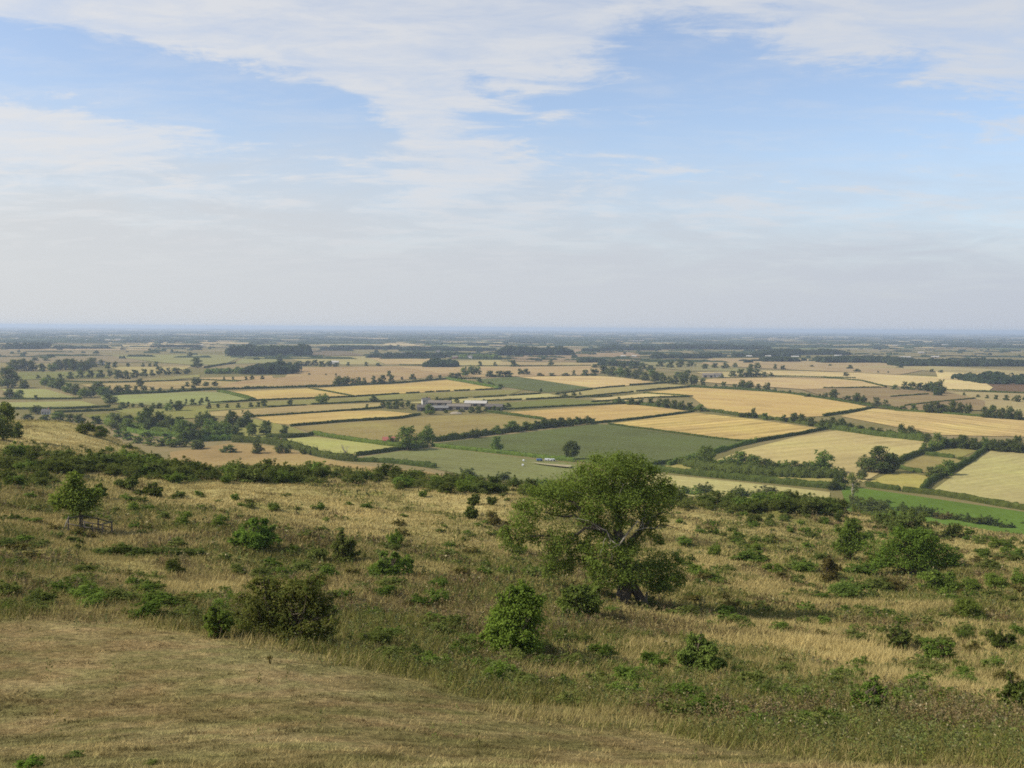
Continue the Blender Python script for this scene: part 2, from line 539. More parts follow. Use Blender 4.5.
bias = t.math('MULTIPLY', bias, .72)
cl = t.mr(t.math('ADD', nn, bias), .48, .68, 0, 1, True)
thin = t.math('MULTIPLY', t.mr(t.math('ADD', t.math('MULTIPLY', n2, .6), t.math('MULTIPLY', n1, .4)), .42, .68, 0, 1, True), .30)
cl = t.math('MAXIMUM', cl, thin)
fade = t.mr(elp, .02, .16, .0, 1.0, True)
cl = t.math('MULTIPLY', cl, t.math('MULTIPLY', fade, .86))
# the milky summer air above the horizon
warm = t.mr(az, -.5, .5, 0, 1)
milk = t.mr(t.math('ADD', t.math('ADD', elp, t.math('MULTIPLY', t.math('SUBTRACT', n1, .5), .16)), t.math('MULTIPLY', warm, .055)), .075, .25, .95, .12, True)
milkc = t.mix(warm, (5.25, 5.4, 5.55), (4.2, 4.55, 5.2))
cloudc = t.mix(warm, (6.2, 6.2, 6.25), (5.3, 5.5, 5.85))
blue = t.mix(1.0, sky.outputs[0], (1.40, 1.38, 1.44), 'MULTIPLY')
c = t.mix(milk, blue, milkc)
cloudc = t.mix(t.mr(n2, .35, .62, .55, 0.0), cloudc, t.mix(.5, cloudc, blue))
cl = t.math('MULTIPLY', cl, t.mr(t.math('ADD', n2, t.math('MULTIPLY', n1, .5)), .48, .84, .74, 1.0))
c = t.mix(cl, c, cloudc)
bg = t.n('ShaderNodeBackground'); t.l(c, bg.inputs[0]); bg.inputs[1].default_value = .118
o = t.n('ShaderNodeOutputWorld'); t.l(bg.outputs[0], o.inputs[0])

# air: one closed box of thin even haze round the whole place
def box_mesh(name, lo, hi):
    (a, b, c), (d, e, f) = lo, hi
    V = np.array([(a, b, c), (d, b, c), (d, e, c), (a, e, c), (a, b, f), (d, b, f), (d, e, f), (a, e, f)])
    return np_mesh(name, V, np.array([(0, 3, 2, 1), (4, 5, 6, 7), (0, 1, 5, 4), (1, 2, 6, 5), (2, 3, 7, 6), (3, 0, 4, 7)]), 4)
m = bpy.data.materials.new('haze_air'); m.use_nodes = True; m.node_tree.nodes.clear()
t = NT(m.node_tree)
pv = t.n('ShaderNodeVolumePrincipled'); pv.inputs['Color'].default_value = (.71, .84, 1.0, 1); pv.inputs['Density'].default_value = 9.0e-5
pv.inputs['Anisotropy'].default_value = .15
o = t.n('ShaderNodeOutputMaterial'); t.l(pv.outputs[0], o.inputs['Volume'])
hzb = link('haze', box_mesh('haze', (-46000, -300, PLAIN_Z - 4), (46000, 47000, 14)), [m])
tag(hzb, 'thin pale summer haze over the plain', kind='stuff')

# ------------------------------------------------------------------ the hill
def axis(fine, mid, far, a, b, c):
    v = [0.]
    while v[-1] < c:
        x = v[-1]; v.append(x + (fine if x < a else fine + (mid - fine) * min(1, (x - a) / (b - a)) if x < b else far))
    return np.array(v)
xa = axis(.55, 2.2, 6, 35, 160, 560); xs = np.r_[-xa[:0:-1], xa]
ya = axis(.45, 1.8, 7, 60, 280, 700); ys = np.r_[-np.array([140, 70, 35, 15, 6, 3, 1.5, .7]), ya]
GX, GY = np.meshgrid(xs, ys)
GZ = hill_z(GX.ravel(), GY.ravel()).reshape(GX.shape)
back = sstep(0, -30, GY); GZ = GZ * (1 - back) + back * np.minimum(GZ, -2.2)


def pxpoint_fields():
    """patches of different growth on the hill: (x, y in metres, radius, kind, strength)"""
    out = []
    for (px, py, rx, ry, kind, k) in PATCH:
        p = on_hill(px, py)
        if p is None: continue
        q = on_hill(px, py - ry) if py - ry > 480 else None
        dy = abs(q.y - p.y) if q is not None else p.y * .18
        out.append((p.x, p.y, rx * p.y / F, max(2.0, dy), kind, k))
    return out


# px, py, half width, half height, kind (g green herbage, b brown dead herbage, s pale straw), strength
PATCH = [(130, 553, 80, 9, 'g', .9), (60, 510, 70, 12, 'g', .5), (60, 590, 90, 14, 'g', .45), (30, 545, 40, 10, 'g', .4), (350, 620, 80, 22, 'g', .55), (430, 630, 80, 18, 'g', .45), (480, 690, 60, 14, 'g', .6),
         (470, 590, 60, 20, 'b', .5), (570, 570, 25, 20, 'b', .6), (320, 590, 40, 10, 's', .5), (200, 590, 40, 9, 's', .7), (840, 700, 120, 28, 'g', .7), (720, 700, 50, 22, 'g', .7), (780, 720, 80, 20, 'b', .12), (900, 757, 170, 16, 'g', .55), (960, 730, 80, 30, 'g', .45), (960, 720, 90, 25, 'b', .4), (740, 715, 60, 18, 'b', .35),
         (830, 610, 45, 8, 'b', .8), (880, 620, 30, 8, 'b', .5), (820, 645, 110, 14, 's', .9), (950, 690, 60, 10, 's', .7), (720, 645, 40, 12, 's', .7), (750, 580, 60, 10, 's', .4), (730, 560, 40, 14, 'b', .4),
         (830, 575, 60, 14, 'g', .5), (930, 575, 70, 18, 'g', .4), (350, 510, 90, 12, 's', .8), (460, 500, 60, 10, 's', .8), (240, 490, 60, 7, 's', .7), (300, 535, 60, 8, 'b', .35), (330, 520, 40, 6, 'b', .4), (290, 570, 60, 16, 'g', .5),
         (640, 620, 60, 12, 'b', .3), (660, 650, 60, 10, 's', .4), (60, 440, 60, 9, 's', .9), (110, 448, 40, 6, 's', .6), (880, 525, 120, 5, 'b', .5), (700, 530, 40, 8, 's', .5), (790, 545, 50, 8, 'g', .4), (1000, 570, 40, 12, 'b', .3),
         (40, 760, 60, 14, 'g', .55), (880, 760, 160, 14, 'g', .3), (120, 760, 50, 10, 'g', .25), (550, 620, 70, 12, 'g', .35), (640, 680, 80, 14, 'g', .5), (570, 660, 40, 10, 'b', .5)]
_edge = np.array([on_hill(a, b)[:2] for a, b in [(-120, 592), (0, 610), (120, 622), (250, 642), (330, 656), (400, 672), (450, 692), (560, 712), (640, 728), (720, 745), (800, 756), (900, 764), (1060, 772)]])
PF = pxpoint_fields()


def mown(x, y):
    """1 on the short cropped slope near the camera, 0 in the rough"""
    ye = np.interp(x, _edge[:, 0], _edge[:, 1], left=_edge[0, 1], right=6.)
    return sstep(3.2, -3.2, y - ye + (fbm(x / 4.5, y / 4.5, 31, 4) - .5) * 11)


C_SHORT1, C_SHORT2, C_SHORT3 = np.array((.265, .205, .098)), np.array((.185, .150, .066)), np.array((.330, .265, .130))
# np.array((.235, .165, .085)), np.array((.165, .122, .060)), np.array((.290, .215, .115))
C_STRAW, C_STRAW2 = np.array((.430, .345, .165)), np.array((.275, .230, .100))
# np.array((.400, .300, .150)), np.array((.260, .205, .095))
C_GREEN, C_GREEN2 = np.array((.115, .116, .034)), np.array((.200, .192, .064))
# np.array((.098, .115, .036)), np.array((.165, .165, .062))
C_BROWN = np.array((.140, .108, .052))


def cover(x, y):
    """weights of short turf, straw, green herbage, brown dead herbage"""
    m = mown(x, y)
    g = np.zeros_like(x); b = np.zeros_like(x); s = np.zeros_like(x)
    for (a, c, ra, rc, kd, k) in PF:
        w = k * np.exp(-(((x - a) / ra) ** 2 + ((y - c) / rc) ** 2))
        if kd == 'g': g = np.maximum(g, w)
        elif kd == 'b': b = np.maximum(b, w)
        else: s = np.maximum(s, w)
    n1 = fbm(x / 11 + 3, y / 7, 41, 4); n2 = fbm(x / 3.2, y / 2.6 + 7, 47, 3); n3 = fbm(x / 6 + 9, y / 5, 53, 4)
    green = np.clip(sstep(.42, .66, n1 * .6 + n2 * .4 + g * .30 - s * .18), 0, 1)
    brown = np.clip(sstep(.52, .70, n3 + b * .28 - s * .12), 0, 1) * .75
    return m, green, brown, s, n2


def ground_colour(x, y):
    m, g, b, s, n2 = cover(x, y)
    rough = C_STRAW2 + (C_STRAW - C_STRAW2) * np.clip(.25 + s * .7 + (n2 - .5) * 1.6, 0, 1)[:, None]
    rough = rough * (1 - g[:, None]) + (C_GREEN2 * .9) * g[:, None]
    rough = rough * (1 - b[:, None]) + C_BROWN * b[:, None]
    k = fbm(x / 1.7, y / 1.1, 61, 4)[:, None]; k2 = fbm(x / 7, y / 4, 67, 3)[:, None]
    sh = C_SHORT2 + (C_SHORT1 - C_SHORT2) * sstep(.3, .62, k)
    sh = sh + (C_SHORT3 - sh) * sstep(.5, .75, k2) * .7
    kk = fbm(x / 1.3, y / .8, 91, 4)[:, None]
    sh = sh * (1 + (sstep(.50, .66, kk) * np.array((.02, -.05, -.02))) + sstep(.50, .36, kk) * np.array((-.20, -.13, -.2)))
    sh = sh * np.array((.96, .965, 1.04))
    sh = sh + (np.array((.175, .155, .065)) - sh) * (g[:, None] * .45)
    return (rough * (1 - m[:, None]) + sh * m[:, None]) * np.array((1.10, 1.10, .92))


gv = np.stack([GX, GY, GZ], -1).reshape(-1, 3)
nx, ny = len(xs), len(ys)
ii = (np.arange(ny - 1)[:, None] * nx + np.arange(nx - 1)).ravel()
gf = np.stack([ii, ii + 1, ii + nx + 1, ii + nx], 1)
zc = gv[gf][:, :, 2].max(1)
gf = gf[zc > -86.5]
gc = ground_colour(gv[:, 0], gv[:, 1])
m, t = new_mat('hill_turf')
a = t.n('ShaderNodeAttribute', attribute_name='Col')
tcn = t.n('ShaderNodeTexCoord')
nz = t.n('ShaderNodeTexNoise'); nz.inputs['Scale'].default_value = 3.2; nz.inputs['Detail'].default_value = 8; nz.inputs['Roughness'].default_value = .7; t.l(tcn.outputs['Object'], nz.inputs[0])
nz2 = t.n('ShaderNodeTexNoise'); nz2.inputs['Scale'].default_value = .35; nz2.inputs['Detail'].default_value = 5; t.l(tcn.outputs['Object'], nz2.inputs[0])
k = t.math('MULTIPLY', t.mr(nz.outputs[0], .28, .72, .38, 1.58), t.mr(nz2.outputs[0], .3, .7, .82, 1.16))
cc = t.n('ShaderNodeCombineXYZ'); [t.l(k, cc.inputs[i]) for i in range(3)]
c = t.mix(1.0, a.outputs['Color'], cc.outputs[0], 'MULTIPLY')
bs = t.n('ShaderNodeBsdfDiffuse'); t.l(c, bs.inputs[0])
bp = t.n('ShaderNodeBump'); bp.inputs['Strength'].default_value = 1.0; bp.inputs['Distance'].default_value = .22; t.l(nz.outputs[0], bp.inputs['Height']); t.l(bp.outputs[0], bs.inputs['Normal'])
o = t.n('ShaderNodeOutputMaterial'); t.l(bs.outputs[0], o.inputs[0])
hill = link('hillside', np_mesh('hillside', gv, gf, 4, col=gc, smooth=True), [m])
tag(hill, 'dry grassy hillside falling away to the plain', 'hill', kind='structure')

# ------------------------------------------------------------------ grass and herbage growing on the hill (nobody could count it)
gm = col_mat('dry_grass', .25)


def grass(name, n, dmin, dmax, hfun, wfun, colfun, keep, label, clump=1.0, seed=1, spread=.5, lean=.6):
    rng = np.random.default_rng(seed)
    d = np.exp(rng.uniform(math.log(dmin), math.log(dmax), int(n)))
    x = d * rng.uniform(-.66, .66, int(n)); y = d
    if clump:
        j = rng.integers(0, len(x) // 9, len(x)); r = clump
        cxs, cys = x[:len(x) // 9], y[:len(x) // 9]
        s = clump * (cys[j] / 50) ** .3
        x = cxs[j] + rng.normal(0, s); y = cys[j] + rng.normal(0, s)
    m, g, b, s, n2 = cover(x, y)
    k = keep(x, y, m, g, b, s, n2) > rng.random(len(x))
    x, y, m, g, b, s, n2 = (v[k] for v in (x, y, m, g, b, s, n2))
    z = hill_z(x, y) - .02
    kk = z > -80; x, y, z, m, g, b, s, n2 = (v[kk] for v in (x, y, z, m, g, b, s, n2))
    N = len(x)
    h = hfun(x, y, g, b, s, n2) * rng.uniform(.55, 1.3, N); w = wfun(y) * rng.uniform(.6, 1.3, N)
    a = rng.uniform(0, 2 * math.pi, N)
    wind = np.array([.25, -.05]) * h[:, None] * .6
    lx = rng.normal(0, lean, N) * h + wind[:, 0]; ly = rng.normal(0, lean, N) * h + wind[:, 1]
    dx, dy = np.cos(a) * w * .5, np.sin(a) * w * .5
    V = np.empty((N, 3, 3)); V[:, 0] = np.c_[x - dx, y - dy, z]; V[:, 1] = np.c_[x + dx, y + dy, z]; V[:, 2] = np.c_[x + lx, y + ly, z + h]
    c = colfun(x, y, m, g, b, s, n2, rng)
    c = np.clip(c * rng.uniform(.85, 1.16, (N, 1)), 0, .8)
    me = np_mesh(name, V.reshape(-1, 3), np.arange(3 * N).reshape(N, 3), 3, col=np.repeat(c, 3, 0))
    o = link(name, me, [gm]); tag(o, label, 'grass', kind='stuff')
    print(name, N)
    return o


def rough_col(x, y, m, g, b, s, n2, rng):
    N = len(x)
    c = C_STRAW2 + (C_STRAW * 1.12 - C_STRAW2) * np.clip(.35 + s * .5 + (n2 - .5) * 1.2 + rng.normal(0, .11, N), 0, 1.2)[:, None]
    isg = rng.random(N) < g * .85
    c[isg] = C_GREEN + (C_GREEN2 - C_GREEN) * rng.random((isg.sum(), 1)) * 1.2
    isb = rng.random(N) < b * .6
    c[isb] = C_BROWN * rng.uniform(.8, 1.4, (isb.sum(), 1))
    return c * np.array((1.05, 1.04, .92))


def short_col(x, y, m, g, b, s, n2, rng):
    return ground_colour(x, y) * rng.uniform(.9, 1.2, (len(x), 1)) * (.50 + 1.0 * sstep(.30, .70, fbm(x / .6, y / .35, 83, 3)))[:, None]


grass('short_grass', 330000, 9, 52, lambda x, y, g, b, s, n2: .025 + .05 * n2 + .17 * np.maximum(0, fbm(x / .45, y / .45, 71, 2) - .48), lambda y: .012 + y * .0006, short_col,
      lambda x, y, m, g, b, s, n2: m, 'short brown grass on the cropped slope nearest the camera', .16, 5, lean=.9)
grass('rough_grass', 950000, 15, 115, lambda x, y, g, b, s, n2: (.22 + .30 * n2 + .10 * s - .06 * b) * np.clip(.45 + y / 60, .5, 1), lambda y: .008 + y * .00062, rough_col,
      lambda x, y, m, g, b, s, n2: (1 - m) * np.clip(.35 + n2 * .8, 0, 1), 'long straw-coloured grass over the middle of the hill', .32, 6, lean=.42)
grass('far_grass', 520000, 80, 330, lambda x, y, g, b, s, n2: .22 + .26 * n2, lambda y: .03 + y * .0008, rough_col,
      lambda x, y, m, g, b, s, n2: (1 - m) * .9, 'long dry grass up to the brow of the hill', .5, 7, lean=.45)


def herbs(name, n, dmin, dmax, keepf, label, seed, hmin=.35, hmax=.9, leaf=.05, per=11):
    """clumps of leafy stalks: nettle, dock, willowherb"""
    rng = np.random.default_rng(seed)
    d = np.exp(rng.uniform(math.log(dmin), math.log(dmax), n)); x = d * rng.uniform(-.66, .66, n); y = d
    m, g, b, s, n2 = cover(x, y)
    k = keepf(m, g, b, s, n2) > rng.random(n)
    x, y, g, b = x[k], y[k], g[k], b[k]; N = len(x)
    z = hill_z(x, y); h = rng.uniform(hmin, hmax, N)
    t_ = rng.random((N, per)); r = rng.normal(0, .10, (N, per, 2)) * (1.25 - t_)[..., None] * h[:, None, None] * 1.6
    P = np.stack([x[:, None] + r[..., 0], y[:, None] + r[..., 1], z[:, None] + t_ * h[:, None]], -1).reshape(-1, 3)
    Nn = unit(rng.normal(size=P.shape) + np.array([0, 0, .6]))
    sz = (leaf + np.repeat(y, per) * .0007)
    V, Fc = leaf_quads(P, Nn, sz, rng, .5)
    base = np.where((rng.random(N) < np.clip(b * 1.1, 0, .8))[:, None], np.array((.19, .150, .068)), np.array((.132, .145, .044)))
    base = base * rng.uniform(.7, 1.35, (N, 1)) + rng.normal(0, .008, (N, 3))
    top = (t_ > .82) & (rng.random((N, per)) < .07)
    c = np.repeat(base, per, 0); c[top.ravel()] = np.array((.32, .27, .15)) * rng.uniform(.7, 1.5, (top.sum(), 1))
    o = link(name, np_mesh(name, V, Fc, 4, col=np.repeat(np.clip(c, .01, .8), 4, 0)), [gm]); print(name, N)
    return tag(o, label, 'undergrowth', kind='stuff')


herbs('undergrowth', 26000, 19, 75, lambda m, g, b, s, n2: (1 - m) * np.clip(g * .8 + b * .5 - .15, 0, 1) + m * .004, 'green and brown weeds growing through the long grass', 21, .3, .8, .020, 22)
herbs('far_undergrowth', 26000, 70, 260, lambda m, g, b, s, n2: (1 - m) * np.clip(g * .7 + b * .5 - .1, 0, 1), 'low weeds and brambles towards the brow of the hill', 22, .35, .95, .06, 9)

# ------------------------------------------------------------------ the plain and its fields
m, t = new_mat('plain_pasture')
g = t.n('ShaderNodeNewGeometry')
mp = t.n('ShaderNodeMapping'); mp.inputs['Scale'].default_value = (.0028, .0045, 1); t.l(g.outputs['Position'], mp.inputs[0])
nz = t.n('ShaderNodeTexNoise'); nz.inputs['Scale'].default_value = 1; nz.inputs['Detail'].default_value = 3; t.l(mp.outputs[0], nz.inputs[0])
mp2 = t.n('ShaderNodeMapping'); mp2.inputs['Scale'].default_value = (.05, .05, 1); t.l(g.outputs['Position'], mp2.inputs[0])
nz2 = t.n('ShaderNodeTexNoise'); nz2.inputs['Scale'].default_value = 1; nz2.inputs['Detail'].default_value = 5; t.l(mp2.outputs[0], nz2.inputs[0])
c = t.mix(t.mr(nz.outputs[0], .40, .60), (.150, .130, .048), (.240, .185, .090))
c = t.mix(t.mr(nz2.outputs[0], .3, .7), c, t.mix(.5, c, (.165, .145, .05)))
bs = t.n('ShaderNodeBsdfDiffuse'); t.l(c, bs.inputs[0]); o = t.n('ShaderNodeOutputMaterial'); t.l(bs.outputs[0], o.inputs[0])
gx = np.r_[-np.geomspace(40000, 300, 24), np.linspace(-200, 200, 5), np.geomspace(300, 40000, 24)]; gy = np.r_[-250, 0, np.geomspace(150, 34000, 60)]
MX, MY = np.meshgrid(gx, gy); pvx = np.stack([MX, MY, np.full(MX.shape, PLAIN_Z)], -1).reshape(-1, 3)
ii = (np.arange(len(gy) - 1)[:, None] * len(gx) + np.arange(len(gx) - 1)).ravel()
pl = link('plain_ground', np_mesh('plain_ground', pvx, np.stack([ii, ii + 1, ii + len(gx) + 1, ii + len(gx)], 1), 4), [m])
tag(pl, 'flat farmed plain reaching to the horizon', 'ground', kind='structure')


def field_mat(name, c1, ang=None, period=9., strength=.25, blotch=.25):
    m, t = new_mat(name)
    g = t.n('ShaderNodeNewGeometry')
    nz = t.n('ShaderNodeTexNoise'); nz.inputs['Scale'].default_value = .012; nz.inputs['Detail'].default_value = 6; nz.inputs['Roughness'].default_value = .6; t.l(g.outputs['Position'], nz.inputs[0])
    k = t.mr(nz.outputs[0], .3, .7, 1 - blotch, 1 + blotch)
    nf = t.n('ShaderNodeTexNoise'); nf.inputs['Scale'].default_value = .35; nf.inputs['Detail'].default_value = 4; t.l(g.outputs['Position'], nf.inputs[0])
    k = t.math('MULTIPLY', k, t.mr(nf.outputs[0], .25, .75, .86, 1.14))
    if ang is not None:   # drill rows and tramlines
        nf2 = t.n('ShaderNodeTexNoise'); nf2.inputs['Scale'].default_value = .022; nf2.inputs['Detail'].default_value = 3; t.l(g.outputs['Position'], nf2.inputs[0])
        sx = t.n('ShaderNodeSeparateXYZ'); t.l(g.outputs['Position'], sx.inputs[0])
        u = t.math('ADD', t.math('MULTIPLY', sx.outputs[0], math.cos(ang)), t.math('MULTIPLY', sx.outputs[1], math.sin(ang)))
        u = t.math('ADD', u, t.math('MULTIPLY', nz.outputs[0], 22.0))
        w1 = t.math('SINE', t.math('MULTIPLY', u, 2 * math.pi / period))
        w2 = t.math('SINE', t.math('MULTIPLY', u, 2 * math.pi / (period * 2.7)))
        fade = t.mr(nf2.outputs[0], .36, .62, .15, 1.25)
        k = t.math('MULTIPLY', k, t.math('ADD', 1.0, t.math('MULTIPLY', t.math('MULTIPLY', t.math('ADD', w1, t.math('MULTIPLY', w2, .7)), fade), strength * .5)))
    cc = t.n('ShaderNodeCombineXYZ'); [t.l(k, cc.inputs[i]) for i in range(3)]
    gr = t.mix(t.mr(nz.outputs[0], .45, .75), c1, (c1[0] * .86, c1[1] * .95, c1[2] * .80))
    bs = t.n('ShaderNodeBsdfDiffuse'); t.l(t.mix(1.0, gr, cc.outputs[0], 'MULTIPLY'), bs.inputs[0])
    o = t.n('ShaderNodeOutputMaterial'); t.l(bs.outputs[0], o.inputs[0])
    return m


def dirang(a, b):
    """angle of the direction across rows that run from picture point a to b on the plain"""
    p, q = plain(*a), plain(*b); d = math.atan2(q.y - p.y, q.x - p.x)
    return d + math.pi / 2


FIELD_N = [0]
def field(pts, col, label, row=None, period=10, strength=.22, blotch=.2):
    col = (col[0] * .74, col[1] * .71, col[2] * .56)
    P = [plain(x, y, PLAIN_Z + .15 + .012 * FIELD_N[0]) for x, y in pts]; FIELD_N[0] += 1
    me = bpy.data.meshes.new('field'); me.from_pydata([tuple(p) for p in P], [], [tuple(range(len(P)))]); me.update()
    if me.polygons[0].normal.z < 0: me.flip_normals()
    o = link('field', me, [field_mat('field_crop', col, dirang(*row) if row else None, period, strength, blotch)])
    return tag(o, label, 'field', kind='structure')


